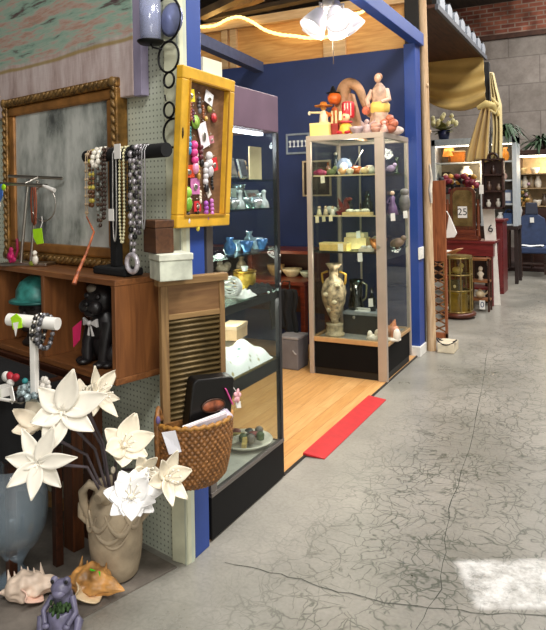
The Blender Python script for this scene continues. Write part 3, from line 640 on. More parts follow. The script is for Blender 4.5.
MB().lathe([(0, 0), (.05, 0), (.055, .006), (0, .008)], (0, 0, 0), 24)
d = MB(); d.T = Matrix.Translation(p) @ Matrix.Rotation(PI/2, 4, 'X'); d.lathe([(0, 0), (.062, 0), (.064, .004), (.05, .01), (0, .014)], n=24)
d.build('mirror_disc', M('#9aa3cc', .2, .4, var=.35, scale=9), sc)
q0 = sc.matrix_basis.inverted() @ wl(157, 48, .05)
MB().tube([(-.03, -.02, -.004), (-.02, -.02, -.02), (q0.x+.03, q0.y, q0.z-.01)], .004, 6).build('hook', IRON, sc)
q1 = sc.matrix_basis.inverted() @ wl(166, 100, .05); MB().tube([q1+Vector((0, 0, -.005)), q1+Vector((-.006, 0, .02))], .003, 5).build('hook', IRON, sc)

# yellow frame: hangs on the aisle face of the corner posts
YEL = M('#d9a72c', .5, var=.14, scale=14)
FX = -1.422; fy0, fy1, fz0, fz1 = 1.93, 2.298, 1.272, 1.866
yf = thing('jewelry_frame', 'yellow painted shadow box frame full of hanging earrings', 'picture frame', (FX, (fy0+fy1)/2, fz0), 0, rot=(-.02, .055, 0))
hw = (fy1-fy0)/2; fh = fz1-fz0
b = MB(); bw = .048
b.box(.003, .034, -hw, hw, 0, bw).box(.003, .034, -hw, hw, fh-bw, fh).box(.003, .034, -hw, -hw+bw, bw, fh-bw).box(.003, .034, hw-bw, hw, bw, fh-bw)
b.build('frame', YEL, yf, .004)
b = MB(); a0 = bw; b.box(.034, .039, -hw+a0-.006, hw-a0+.006, bw-.006, bw).box(.034, .039, -hw+a0-.006, hw-a0+.006, fh-bw, fh-bw+.006).box(.034, .039, -hw+a0-.006, -hw+a0, bw, fh-bw).box(.034, .039, hw-a0, hw-a0+.006, bw, fh-bw)
b.build('inner_lip', M('#b07f24', .5, .2), yf)
def mesh_mat():
    m, nt, b = newmat('hanging_mesh'); c = coords(nt)
    w = N(nt, 'TexWave', wave_type='BANDS', bands_direction='Z'); w.inputs['Scale'].default_value = 60; nt.links.new(c, w.inputs['Vector'])
    n = N(nt, 'TexNoise', i_Scale=16.0); nt.links.new(c, n.inputs['Vector'])
    mx = N(nt, 'MixRGB', blend_type='MULTIPLY'); mx.inputs[0].default_value = .6
    nt.links.new(ramp(nt, n.outputs['Fac'], [(.3, srgb('#6d4a33')), (.7, srgb('#a57a58'))]), mx.inputs[1]); nt.links.new(w.outputs['Color'], mx.inputs[2]); nt.links.new(mx.outputs[0], b.inputs['Base Color']); return m
MB().box(.004, .012, -hw+.02, hw-.02, .02, fh-.02).build('mesh_panel', mesh_mat(), yf)
# earrings: (px, py, kind, colours, name, label)
EX = -1.397
def ear(px, py, nm, lbl, fn):
    p = onx(px, py, EX+.055*(205-py)/270); t = thing(nm, lbl, 'earring', p, 0); t.scale = (.9, .9, .95); fn(t)
    MB().tube([(-.022, 0, .014), (-.006, 0, .018), (0, 0, .008)], .0012, 5).build('ear_hook', SILVER, t)
def card(col, w_, h_, rx=0):
    def f(t): MB().obox((.002, 0, -h_/2), (.003, w_, h_), (rx, 0, 0)).build('card', M(col, .6, var=.15, scale=50), t); MB().ell((.006, 0, -h_*.55), (.004, w_*.22, h_*.2)).build('stud', SILVER, t)
    return f
def drops(col, n, r, col2=None):
    def f(t):
        b = MB(); z = 0
        for k in range(n): z -= r*1.7; b.ell((0, random.uniform(-.3, .3)*r, z), (r, r, r*1.1), (0, 0, 0), 8, 6)
        b.build('beads', M(col, .35, var=.1), t); MB().ell((.002, 0, z-r*2.0), (r*.9, r*.9, r*1.4)).build('drop', M(col2 or col, .3, .1), t)
    return f
def disc(col, r, col2):
    def f(t):
        d = MB(); d.T = Matrix.Translation((0, 0, -r)) @ Matrix.Rotation(PI/2, 4, 'Y'); d.lathe([(0, -.003), (r, -.003), (r, .003), (0, .003)], n=18); d.build('disc', M(col, .4, var=.1), t)
        MB().ell((.004, 0, -r), (.004, r*.45, r*.45)).build('centre', M(col2, .4), t)
    return f
EARS = [(190.5, 89, 'yellow_card_earring', 'small yellow card earring in the upper left of the yellow frame', card('#e3cf1c', .05, .05, .1)),
 (199, 95, 'dark_drop_earring', 'dark grey drop earring beside the yellow card in the yellow frame', drops('#4a4548', 3, .009, '#7d7a80')),
 (208.5, 92, 'white_card_earring', 'tilted white card earring in the upper right of the yellow frame', card('#e9e5e6', .06, .05, -.3)),
 (209.5, 105, 'olive_disc_earring', 'round olive disc earring below the upper right white card', disc('#8d8438', .016, '#c9bd6a')),
 (190.5, 100, 'rust_chain_earring', 'thin rust bead chain below the yellow card', drops('#a4593a', 5, .007)),
 (214, 113, 'red_star_earring', 'dark red star earring at the upper right edge of the frame', disc('#a8242f', .02, '#d8433f')),
 (195.5, 115, 'green_leaf_earring', 'bright green leaf earring at middle left of the yellow frame', disc('#86b23a', .028, '#a9cc59')),
 (203, 123, 'large_white_tag_earring', 'large white tag earring in the centre of the yellow frame', card('#efe6e8', .065, .1, .35)),
 (188.5, 134, 'blue_drop_earring', 'small blue drop earring at the left edge of the frame', drops('#4a8fc4', 2, .012)),
 (194.5, 138, 'hot_pink_earring', 'hot pink cluster earring left of centre in the frame', drops('#e0468f', 3, .017, '#e8a1c4')),
 (201, 142, 'dark_red_earring', 'dark red and black drop earring below the large white tag', drops('#5a2026', 3, .012, '#1c1516')),
 (209.5, 149, 'long_white_earring', 'long white oval earring right of the dark red drop', drops('#e6e1e0', 2, .017, '#c9c3c6')),
 (213.5, 158, 'red_tag_earring', 'bright red tag earring at the right edge of the frame', card('#d0242c', .055, .055, .2)),
 (188, 165, 'orange_card_earring', 'orange and red beaded card at lower left of the frame', card('#dc4d22', .085, .05, .05)),
 (198, 163, 'gold_charm_earring', 'small gold charm earring beside the orange card', drops('#c69a45', 2, .01)),
 (205.5, 160, 'silver_figure_earring', 'long silver figure earring in the lower middle of the frame', drops('#d6d2d4', 4, .013, '#2a2629')),
 (194.5, 178, 'lilac_card_earring', 'lilac pink card earring below the orange card', card('#c471a6', .065, .065, 0)),
 (187, 183, 'lime_leaf_earring', 'lime green leaf earring at the lower left of the frame', drops('#9fd348', 1, .022, '#7fb53a')),
 (207, 183, 'ivory_cross_earring', 'ivory and black cross shaped earring at the lower right of the frame', card('#d9d2c7', .03, .06, .6)),
 (190, 190, 'dark_ruby_earring', 'dark ruby bead earring between the lime leaf and lilac card', drops('#7d1830', 2, .012)),
 (187, 199, 'striped_earring', 'black and white striped drop at the bottom left of the frame', drops('#2a2226', 3, .012, '#e6dfe2')),
 (197, 201, 'red_checked_earring', 'red square earring with dangling black and yellow beads at the bottom of the frame', lambda t: (card('#c9262d', .05, .042)(t), drops('#2b2413', 6, .009, '#e5d34a')(t))),
 (206, 199, 'violet_drop_earring', 'violet bead drop at the bottom right of the frame', drops('#a04fb0', 3, .011)),
 (211.5, 197, 'mauve_drop_earring', 'mauve bead drop furthest right at the bottom of the frame', drops('#c470b8', 3, .01))]
EARS += [(203, 104, 'copper_bead_earring', 'tiny copper bead strand left of the olive disc', drops('#9a5a34', 4, .006)),
 (190, 125, 'teal_bead_earring', 'tiny teal bead strand left of the large white tag', drops('#3f7f7d', 3, .007)),
 (211, 136, 'rose_square_earring', 'small rose square earring right of the large white tag', card('#c9808c', .035, .03, .2)),
 (197, 152, 'pearl_pair_earring', 'pair of small pearls above the gold charm', drops('#e9dfcf', 2, .008, '#d6cab6')),
 (212, 173, 'black_drop_earring', 'slim black drop earring above the ivory cross', drops('#1e1a1c', 4, .007)),
 (200, 189, 'cream_dangle_earring', 'small cream dangle under the lilac card', drops('#e4d8c0', 3, .007)),
 (206, 116, 'gold_hoop_earring', 'small gold disc earring between the olive disc and the white tag', disc('#b58a35', .011, '#e0c679')),
 (193, 108, 'plum_bead_earring', 'small plum bead strand above the green leaf', drops('#5b2f4a', 3, .007))]
for e in EARS: ear(*e)

# washboard ---------------------------------------------------------
W1, W2 = Vector((-1.432, 1.878, 0)), Vector((-1.305, 2.105, 0)); wd = (W2-W1); WR = math.atan2(wd.y, wd.x); ww = wd.length/2
ws = thing('washboard', 'old wooden washboard standing in the wicker basket below the yellow frame', 'washboard', (W1+W2)/2+Vector((0, 0, .52)), WR)
LW = WOOD('#6a4d2e', '#98784c', .6, 5, 'Z'); LWX = WOOD('#6a4d2e', '#a07f50', .6, 5, 'X')
MB().box(-ww, -ww+.03, -.013, .013, 0, .55).build('leg', LW, ws, .003); MB().box(ww-.022, ww, -.013, .013, 0, .55).build('leg', LW, ws, .003)
MB().box(-ww-.012, ww+.012, -.02, .02, .55, .578).build('top_rail', LWX, ws, .003)
MB().box(-ww+.03, ww-.022, -.006, .006, .44, .55).build('soap_panel', WOOD('#6b4b2d', '#8a6740', .6, 4, 'X'), ws); MB().box(-ww+.03, ww-.022, -.012, .01, .425, .445).build('cross_rail', LWX, ws, .002)
def ribs(u, v): return Vector((-ww+.028+u*(2*ww-.048), -.004+.007*math.cos(v*2*PI*19), .06+v*.365))
MB().grid(ribs, 2, 160).build('ribbed_panel', M('#6a5836', .45, .4, var=.3, scale=14), ws, solid=.003)
MB().box(-ww+.03, ww-.022, -.01, .01, .03, .06).build('bottom_rail', LWX, ws, .002)

# wicker basket -----------------------------------------------------
bc = (W1+W2)/2; nrm = Vector((math.sin(WR), -math.cos(WR), 0)); BZ0, BZ1 = .35, .585
bk = thing('wicker_basket', 'brown wicker wall basket hanging on the corner post below the washboard', 'basket', bc+nrm*.03-wd.normalized()*.015+Vector((0, 0, BZ0)), WR)
def wick(u, v):
    th = PI*(1+u) if False else PI+u*PI
    rd = min(1, .72+.28*math.sqrt(min(1, v/.14))); rx = (.112+.033*v)*rd; ry = (.092+.043*v)*rd
    row = min(17, int(v*18)); f = v*18-row; ph = u*42*PI+(PI if row % 2 else 0)
    d = .0034*math.cos(ph)*math.sin(PI*f)-.002*(1-math.sin(PI*f))
    belly = 1+.08*math.sin(v*PI)
    return Vector(((rx*belly+d)*math.cos(th), (ry*belly+d)*math.sin(th)+.012, v*(BZ1-BZ0)))
WICK = M('#86592c', .55, var=.35, scale=60, bump=.3)
MB().grid(wick, 252, 108).build('woven_front', WICK, bk, solid=.004)
MB().prism([(-.085, .008, 0), (.085, .008, 0), (.112, .008, .035), (.143, .008, BZ1-BZ0-.004), (-.143, .008, BZ1-BZ0-.004), (-.112, .008, .035)], (0, .008, 0)).build('woven_back', WICK, bk)
MB().lathe([(0, 0), (.105, 0), (.107, .008), (0, .008)], (0, .012, 0), 28).v
bt_ = MB()
pts = [(0, .012, .004)]
bt_.prism([(.082*math.cos(PI+PI*k/20), .067*math.sin(PI+PI*k/20)+.012, 0) for k in range(21)], (0, 0, .008)); bt_.build('base', WICK, bk)
rim = [wick(k/40, 1)+Vector((0, 0, .003)) for k in range(41)]
MB().tube([p+Vector((0, 0, .004*math.sin(i*2.2))) for i, p in enumerate(rim)], .008, 8).build('rim', M('#a3722f', .5, var=.3, scale=50), bk)
MB().tube([(-.143, -.005, .08), (-.15, -.008, .16), (-.147, -.0, .26), (-.135, .012, .29), (-.125, .012, .25)], .011, 8).build('handle', WICK, bk)
MB().prism([(-.155, -.06, .232), (-.12, -.095, .242), (-.105, -.11, .172), (-.14, -.085, .162)], (-.001, -.003, 0)).build('price_tag', M('#e6e6ee', .7, var=.04), bk, label='white hang tag'); MB().ell((-.15, -.02, .262), (.008, .008, .014)).build('tag_string', M('#6a5a8a', .6), bk)
# contents
bb = thing('black_picture_box', 'black box bag with a small oval picture and a pink tag in the wicker basket', 'handbag', bk.matrix_basis @ Vector((.036, -.022, .215)), WR, rot=(.12, .08, WR))
def rbox(mb, w, d, h, r, n=6):
    poly = [(-w, 0, 0), (w, 0, 0)]+[(w-r+r*math.cos(a), 0, h-r+r*math.sin(a)) for a in [PI/2*k/n for k in range(n+1)]]+[(-w+r+r*math.cos(a), 0, h-r+r*math.sin(a)) for a in [PI/2+PI/2*k/n for k in range(n+1)]]
    return mb.prism([(x, -d, z) for x, y, z in poly], (0, 2*d, 0))
rbox(MB(), .085, .028, .175, .02).build('bag_body', M('#0b0a0b', .35, var=.1), bb, .006)
d = MB(); d.T = Matrix.Translation((.005, -.0285, .075)) @ Matrix.Rotation(PI/2, 4, 'X'); d.lathe([(0, .004), (.042, .004), (.045, 0)], n=28, sy=.5)
d.build('oval_picture', M('#a05a3c', .4, var=.6, scale=28), bb)
MB().tube([(.005+.046*math.cos(a), -.031, .075+.024*math.sin(a)) for a in [2*PI*k/32 for k in range(32)]], .003, 6, True).build('oval_border', M('#4d3428', .4, .3), bb)
MB().bar((.045, -.033, .135), (.08, -.036, .075), .018, .003).build('pink_tag', M('#ef5fa9', .5, var=.04), bb)
pb = thing('paper_booklet', 'white paper booklet sticking out of the wicker basket in front of the black bag', 'booklet', bk.matrix_basis @ Vector((.012, -.062, .125)), WR, rot=(.18, -.12, WR))
MB().box(-.085, .085, -.008, .004, 0, .135).build('pages', M('#e9e4e4', .7, var=.08, scale=30), pb, .001); MB().box(-.085, .085, -.011, -.008, 0, .13).build('cover', M('#cfc4ca', .7, var=.3, scale=20), pb)
cr = thing('crumpled_tissue', 'crumpled lilac and white tissue paper at the right of the wicker basket', 'tissue paper', bk.matrix_basis @ Vector((.09, -.055, .235)), 0)
MB().ell((0, 0, 0), (.035, .028, .03), (.3, .2, 0), 14, 9, .22).build('paper', M('#c6bccb', .7, var=.25, scale=40), cr)
p = onx(236, 396, -1.4)
pk = thing('pink_blossom_ornament', 'small pink and white blossom ornament hanging on the glass case beside the black bag', 'ornament', p, 0)
b = MB()
for k in range(5): a = k*2*PI/5; b.ell((.006, .016*math.cos(a), .016*math.sin(a)), (.006, .016, .011), (a, 0, 0), 8, 5)
b.build('blossom', M('#e7a9b0', .6, var=.2, scale=60), pk); MB().prism([(0, -.01, -.02), (0, .03, -.03), (0, .035, -.06), (0, .0, -.05)], (.004, 0, 0)).build('white_petal', WHITE, pk); MB().tube([(0, 0, .02), (-.024, 0, .05)], .0015, 5).build('string', WHITE, pk)

# ================================================================== FLOOR ITEMS: vase, lilies, goblet, shells, frog
vp = onz(110, 583, .006)
vp = Vector((-1.628, 1.85, .0065))
vs = thing('stone_pitcher', 'carved beige stone pitcher with draped folds holding white lilies on the slab', 'vase', vp, .55); vs.scale = (.92, .92, 1)
STN = M('#ab9b82', .85, var=.22, scale=14, bump=.35)
vprof = [(0, 0), (.07, 0), (.085, .01), (.096, .06), (.104, .12), (.107, .18), (.108, .23), (.104, .27), (.09, .295), (.082, .315), (.088, .335), (.076, .335), (.072, .31), (.08, .27), (.085, .2), (.07, .04), (0, .03)]
MB().lathe(vprof, n=36, mod=lambda th, z: 1+.02*math.sin(5*th+z*20)).build('body', STN, vs)
b = MB()
def onjug(th, z, out=.0):
    rr = .104+.012*math.sin(min(1, max(0, (z-.03)/.25))*PI*.6)*.4+out; return (rr*math.sin(th), -rr*math.cos(th), z)
for th0, w_, z0, dp, r_ in ((-.5, .5, .265, .06, .011), (.35, .55, .262, .075, .012), (-.1, .75, .235, .07, .009), (.9, .4, .25, .05, .01), (-.95, .4, .255, .06, .01), (.1, .6, .2, .055, .007)):
    b.tube([onjug(th0+w_*t, z0-dp*(1-t*t)) for t in [k/8-1 for k in range(17)]], [r_*(.45+.55*(1-abs(k/8-1))) for k in range(17)], 8)
for th in (-1.35, 1.35): b.tube([onjug(th, .29), onjug(th, .275, .022), onjug(th, .235, .024), onjug(th, .205)], [.012, .014, .013, .009], 9)
b.build('carved_drapery', STN, vs)
MB().tube([(-.05, -.04, .33), (-.09, -.06, .36), (-.115, -.055, .33), (-.115, -.04, .28), (-.1, -.03, .23)], [.014, .017, .018, .016, .012], 10).build('handle', STN, vs)
MB().tube([(-.02, -.075, .315), (-.03, -.1, .335), (-.045, -.125, .33)], [.03, .025, .018], 10).build('spout', STN, vs)

PET = M('#e6dcc6', .6, var=.08, scale=20); PETW = M('#ebe5d6', .6, var=.06, scale=20); STEM = M('#5d5358', .7, var=.2)
mouth = vp+Vector((0, -.005, .33))
def petal(mb, c, d, nrm_, ln, wd_, curl, sharp=1.0):
    d = d.normalized(); s = d.cross(nrm_).normalized(); n_ = s.cross(d)
    def f(u, v):
        wv = wd_*(math.sin(PI*min(1, (v*.93+.04))**.85)**sharp)*(1-.25*v); x = (u-.5)*2
        return c+d*(ln*v)+s*(x*wv)+n_*(curl*ln*v*v+.25*wd_*x*x*(1-v*.4))
    mb.grid(f, 6, 9)
def lily(nm, lbl, px, py, dist, rad, npet, wdt, curl, aim=(0, 0), mat=PET, sharp=1.0, rot=0, stamens=True, rings=1, lens=None):
    c = atd(px, py, dist); t = thing(nm, lbl, 'flower', c, 0)
    view = (EYE-c).normalized(); right = Vector((math.cos(YAW), math.sin(YAW), 0)); up = right.cross(-view) if False else view.cross(right)
    ax = (view+right*aim[0]+up*aim[1]).normalized(); e1 = (right-ax*right.dot(ax)).normalized(); e2 = ax.cross(e1)
    z0 = Vector((0, 0, 0))
    for r_ in range(rings):
        for k in range(npet):
            a = rot+2*PI*(k+.5*r_)/npet; a += random.uniform(-.13, .13); lift = random.uniform(-.02, .42); ln = rad*(1-.2*r_)*(lens[k] if lens else random.uniform(.85, 1.1)); mb = MB()
            petal(mb, ax*(-.004*r_), (e1*math.cos(a)+e2*math.sin(a))+ax*(lift+.25*r_), ax, ln, rad*wdt*random.uniform(.85, 1.1), curl+random.uniform(-.08, .1), sharp)
            mb.build('petal', mat, t, solid=.002)
    if stamens:
        b = MB(); b.ell(ax*.012, rad*.1)
        for k in range(6): a = k*1.05; e = (e1*math.cos(a)+e2*math.sin(a)); b.tube([z0, ax*.03+e*rad*.12, ax*.055+e*rad*.22], .0022, 5); b.ell(ax*.055+e*rad*.22, .0045, (0, 0, 0), 6, 4)
        b.build('stamens', M('#f0e9d8', .6, var=.05), t)
    m0 = mouth-c; back = -ax
    MB().tube([back*.005, back*.05+m0*.15, m0*.6+back*.02+Vector((0, 0, .03)), m0+Vector((0, 0, -.12))], [.007, .006, .005, .005], 7).build('stem', STEM, t)
    MB().tube([back*.0, back*.035+m0*.05], [rad*.14, .006], 8).build('calyx', M('#b9b79a', .6), t)
    return t
PX = lambda p, d: p*d/650
lily('white_lily', 'largest white pointed lily at the upper left of the bouquet', 62, 411, 2.12, PX(41, 2.12), 6, .31, .03, (-.1, .15), PETW, 1.0, rot=1.45, lens=[1.05, .8, .75, 1.05, .95, 1.15], stamens=False)
lily('white_lily', 'lowest left star shaped white lily in front of the blue goblet', 38, 463, 2.02, PX(37, 2.02), 7, .24, -.05, (-.15, -.15), PETW, 1.05, rot=1.1, stamens=False)
lily('white_lily', 'cream lily seen from the side at the upper right of the bouquet', 96, 394, 2.25, PX(30, 2.25), 6, .3, .2, (1.5, .45), PET, 1.1, rot=.2)
lily('white_lily', 'round petalled cream lily in the middle of the bouquet', 123, 446, 2.2, PX(29, 2.2), 6, .42, .2, (.35, .35), PET, .8, rot=.5)
lily('white_lily', 'small cream half open lily below the middle lily', 144, 470, 2.17, PX(20, 2.17), 5, .38, .3, (.5, -.2), PET, .8, rot=.9)
lily('white_lily', 'broad white lily with fringed petals over the pitcher mouth', 131, 498, 2.08, PX(31, 2.08), 7, .36, .04, (.1, .4), M('#e9e8e6', .6, var=.04), .8, rot=.3, rings=2)
lily('white_lily', 'closed cream lily bud behind the largest lily on the left', 37, 424, 2.17, PX(25, 2.17), 6, .4, .5, (-.45, .35), M('#e6d9c2', .55, var=.08), .8, rot=.7, stamens=False)
lily('white_lily', 'rightmost cream lily with long stamens in front of the basket', 166, 478, 2.08, PX(28, 2.08), 6, .33, .25, (.7, .1), PET, .9, rot=.35)
lily('white_lily', 'half hidden white lily behind the largest lily at the top', 84, 398, 2.3, PX(18, 2.3), 6, .36, .2, (.2, .6), PET, .8, rot=1.0)
sl = thing('seed_stalk', 'thin bent stalk with a pale tip in the middle of the bouquet', 'flower stem', mouth, 0)
e_ = atd(113, 470, 2.2)-mouth; MB().tube([(0, 0, -.1), e_*.6, e_], .004, 6).build('stalk', STEM, sl); MB().ell(e_, (.008, .008, .012)).build('tip', PET, sl)

# blue goblet
gp = Vector((-1.925, 1.652, .0065))
gb = thing('glass_goblet', 'large smoky blue glass hurricane goblet at the left edge of the slab', 'goblet', gp, 0)
BG = SMOKE('#e9eff3', '#b9c6d0', .2, .9); BGD = SMOKE('#dbe6ee', '#a9bccb', .3, .9)
MB().lathe([(.05, .11), (.085, .15), (.108, .2), (.116, .26), (.115, .32), (.108, .38), (.1, .432), (.096, .432), (.104, .38), (.111, .32), (.112, .26), (.104, .2), (.08, .155), (.0, .12)], n=40).build('bowl', BG, gb)
MB().lathe([(0, 0), (.062, 0), (.068, .008), (.06, .02), (.034, .045), (.026, .065), (.034, .085), (.05, .112), (0, .118)], n=32).build('foot', BGD, gb)
MB().lathe([(0, .125), (.082, .165), (.1, .2), (.108, .24), (.108, .28), (0, .282)], n=32).build('tinted_filling', SMOKE('#d5e1e5', '#7f9aa2', .2, .3, .2), gb)

# conch shells
def conch(nm, lbl, loc, rz, size, mats, spikes, tagc=None, tilt=0):
    t = thing(nm, lbl, 'seashell', loc, rz)
    def body(u, v):
        th = u*2*PI; prof = math.sin(PI*v**.7)**.8*(1-.35*v)+.015
        r = size*.42*prof*(1+.22*math.sin(th)+.13*math.sin(th*5+v*9)*math.sin(PI*v)+.1*math.sin(v*26)+.06*math.sin(th*11)*math.cos(v*17)); x = size*(v-.45)*1.5
        return Vector((x, r*math.cos(th), max(-size*.0, r*math.sin(th)*.85+size*.27)))
    MB().grid(body, 56, 44).build('shell_body', mats[0], t)
    def lip(u, v):
        a = -1.2+u*2.0; rr = size*(.2+.42*v); x = size*(.15-1.0*u*.55)+size*.12
        return Vector((x+.1*size*math.sin(u*9)*v, -rr*math.cos(a)*.95, size*.2+rr*math.sin(a)*.45+size*.1*v))
    MB().grid(lip, 22, 10).build('flared_lip', mats[1], t, solid=size*.03)
    b = MB()
    for k in range(spikes):
        x = size*(-.55+k*.95/spikes); a = .6+.5*math.sin(k*2.1)
        c = Vector((x, math.cos(a)*size*.2, size*.42)); b.cyl(c, c+Vector((-.05*size, math.cos(a)*size*.2, size*.24)), size*.07, size*.008, 8)
    for k in range(4): b.cyl((-size*(.5+.06*k), 0, size*.27), (-size*(.6+.07*k), 0, size*.29), size*(.17-.035*k), size*(.11-.03*k), 12)
    if spikes: b.build('spire', mats[0], t)
    if tagc: MB().prism([(-.02, 0, size*.62), (.03, -.01, size*.64), (.034, -.02, size*.44), (-.01, -.015, size*.42)], (.002, -.004, 0)).build('price_tag', tagc, t, label='green price sticker')
    return t
p = onz(24, 606, .007); conch('conch_shell', 'pale pink spiky conch shell at the lower left of the slab', (p.x-.01, p.y+.045, .0065), .3+YAW, .135, [M('#e3cdb8', .5, var=.15, scale=18, bump=.2), M('#eec7b3', .35, var=.12, scale=12)], 6)
p = onz(86, 600, .007); conch('conch_shell', 'orange tan conch shell with a green sticker in front of the pitcher', (p.x+.01, p.y+.035, .0065), -.35+YAW, .145, [M('#d39a56', .4, var=.45, scale=16, bump=.25), M('#ecd0a8', .35, var=.25, scale=10)], 4, M('#4ee02a', .5, var=.03))

# frog planter
fp = onz(62, 632, .007); fp = Vector((fp.x, fp.y, .0065))
fg = thing('frog_planter', 'purple grey frog planter with green moss in its belly at the bottom of the picture', 'planter', fp, YAW-.1); fg.scale = (.74, .74, .84)
FR = M('#6b6880', .4, var=.3, scale=22, bump=.25)
b = MB().lathe([(0, 0), (.05, 0), (.062, .02), (.064, .05), (.056, .085), (.047, .095), (.042, .09), (.05, .06), (.0, .05)], n=28)
b.ell((0, .02, .125), (.043, .036, .05), nu=18, nv=10); b.ell((0, .0, .17), (.045, .042, .03), nu=18, nv=10); b.ell((0, -.03, .162), (.03, .022, .016))
for s in (-1, 1):
    b.ell((s*.028, -.005, .198), (.017, .016, .017)); b.tube([(s*.045, .01, .13), (s*.072, -.02, .09), (s*.05, -.055, .06)], [.015, .012, .011], 8); b.ell((s*.045, -.06, .055), (.016, .012, .01))
    b.tube([(s*.05, .01, .05), (s*.085, -.02, .055), (s*.08, -.045, .012)], [.025, .02, .014], 8); b.ell((s*.082, -.065, .009), (.022, .03, .009))
b.build('body', FR, fg)
for s in (-1, 1): MB().ell((s*.03, -.018, .2), (.008, .006, .008)).build('eye', BLACK, fg)
b = MB()
for k in range(60): a = random.uniform(0, 2*PI); r = random.uniform(0, .044); b.ell((r*math.cos(a), r*math.sin(a)-.012, random.uniform(.09, .118)), (.008, .008, .012), (0, 0, 0), 6, 4)
b.build('moss', M('#38522a', .8, var=.4, scale=60), fg)
# ================================================================== TALL GLASS CASE ON THE LEFT (aisle side)
kx0, kx1, ky0, ky1, kz = -1.93, -1.43, 2.19, 2.845, 1.868
ALU = M('#3b3a3c', .35, .7, var=.06); ALU2 = M('#7b7470', .35, .7, var=.06)
dc = thing('display_case', 'tall dark framed glass display case with a mauve header behind the yellow frame', 'display case', ((kx0+kx1)/2, (ky0+ky1)/2, .008), 0)
def K(x0, x1, y0, y1, z0, z1, mb=None):   # world box -> local to case
    l = dc.location; return (mb or MB()).box(x0-l.x, x1-l.x, y0-l.y, y1-l.y, z0-l.z, z1-l.z)
K(kx0, kx1, ky0, ky1, .008, .185).build('base', M('#0b0a0b', .6, var=.1, spec=.2), dc, .004)
K(kx0, kx1, ky0, ky1, 1.69, kz).build('header', M('#6d5566', .5, var=.08, scale=8), dc, .004)
K(kx1-.09, kx1-.06, ky0+.05, ky1-.05, 1.676, 1.689).build('light_strip', M('#f4f7ff', .5, emit=6, var=.02), dc)
for x, y in ((kx0, ky0), (kx0, ky1-.024), (kx1-.024, ky1-.024)):
    K(x, x+.024, y, y+.024, .186, 1.689).build('corner_post', ALU, dc, .002)
K(kx1-.03, kx1, ky0, ky0+.045, .186, 1.689).build('corner_post', ALU2, dc, .002, label='lighter grey corner post')
K(kx1-.008, kx1-.003, ky0+.045, ky1-.024, .186, 1.689).build('glass_panel', GLS, dc); K(kx0+.003, kx0+.008, ky0+.03, ky1-.024, .186, 1.689).build('glass_panel', GLS, dc)
K(kx0+.024, kx1-.024, ky1-.008, ky1-.003, .186, 1.689).build('glass_panel', GLS, dc)
K(kx0+.024, kx1-.012, ky0+.03, ky1-.024, .1851, .1856).build('case_floor', M('#b9b4a8', .4), dc)
K(kx1-.02, kx1+.003, ky0, ky1, .178, .196).build('sill', ALU2, dc, .002)
SH1 = [1.46, 1.325, 1.125, .925, .6]
for z in SH1:
    K(kx0+.02, kx1-.012, ky0+.03, ky1-.02, z-.008, z).build('shelf', GLSH, dc)
for z, hgt in ((.917, .035), (.592, .06)):
    K(kx1-.016, kx1-.011, ky0+.045, ky1-.024, z-hgt, z).build('shelf_edge', BLACK, dc)
for k in range(3):
    l = dc.location; MB().ell((kx1+.002-l.x, ky1-.012-l.y, (1.09, 1.01, .95)[k]-l.z), (.004, .006, .008), (0, 0, 0), 8, 5).build('lock', SILVER, dc)
def item(nm, lbl, cat, loc, parts, rz=0, group=None, rot=None):
    t = thing(nm, lbl, cat, loc, rz, group, rot)
    for n_, mb, mat in parts: mb.build(n_, mat, t)
    return t
def one(nm, lbl, cat, loc, mb, mat, rz=0, group=None, bevel=0):
    o = mb.build(nm, mat, None, bevel); o.location = loc; o.rotation_euler = (0, 0, rz); return tag(o, lbl, cat, group)
SLV = M('#dfe2e6', .22, .85, var=.15, scale=30); SLVD = M('#8f959c', .25, .8, var=.3, scale=30)
def plate_mb(r, hh=.012): return MB().lathe([(0, 0), (r*.6, 0), (r, hh), (r*.98, hh+.004), (r*.58, .006), (0, .006)], n=28)
def bowl_mb(r, h): return MB().lathe([(0, 0), (r*.5, 0), (r*.55, .006), (r*.9, h*.6), (r, h), (r*.96, h), (r*.85, h*.6), (r*.4, .012), (0, .012)], n=28)
def vase_mb(r, h): return MB().lathe([(0, 0), (r*.6, 0), (r*.7, h*.06), (r, h*.35), (r*.85, h*.6), (r*.4, h*.8), (r*.6, h), (r*.5, h), (r*.3, h*.8), (0, h*.3)], n=24)
def box_mb(w, d, h): return MB().box(-w/2, w/2, -d/2, d/2, 0, h)
y_ = lambda px, x: min(2.765, max(2.27, onx(px, 200, x).y))
# cream notice card and a small figurine on the top shelf
p = onx(262, 160, -1.6)
item('notice_card', 'blank cream card standing on the top shelf of the mauve headed case', 'card', (-1.52, y_(262, -1.52), 1.4605), [('card', MB().box(-.003, .003, -.06, .06, 0, .16), M('#ddc79b', .7, var=.06)), ('easel_foot', MB().box(-.04, -.003, -.02, .02, 0, .01), DWOOD)])
item('cherub_figurine', 'small tan cherub figurine left of the blank cream card', 'figurine', (-1.52, y_(262, -1.52)-.12, 1.4605), [('body', MB().ell((0, 0, .03), (.022, .022, .032)).ell((.0, .018, .05), (.012, .02, .012), (.5, 0, 0)).ell((0, -.018, .05), (.012, .02, .012), (-.5, 0, 0)), M('#b58f66', .5)), ('head', MB().ell((0, 0, .075), .018), M('#c6a27a', .5))])
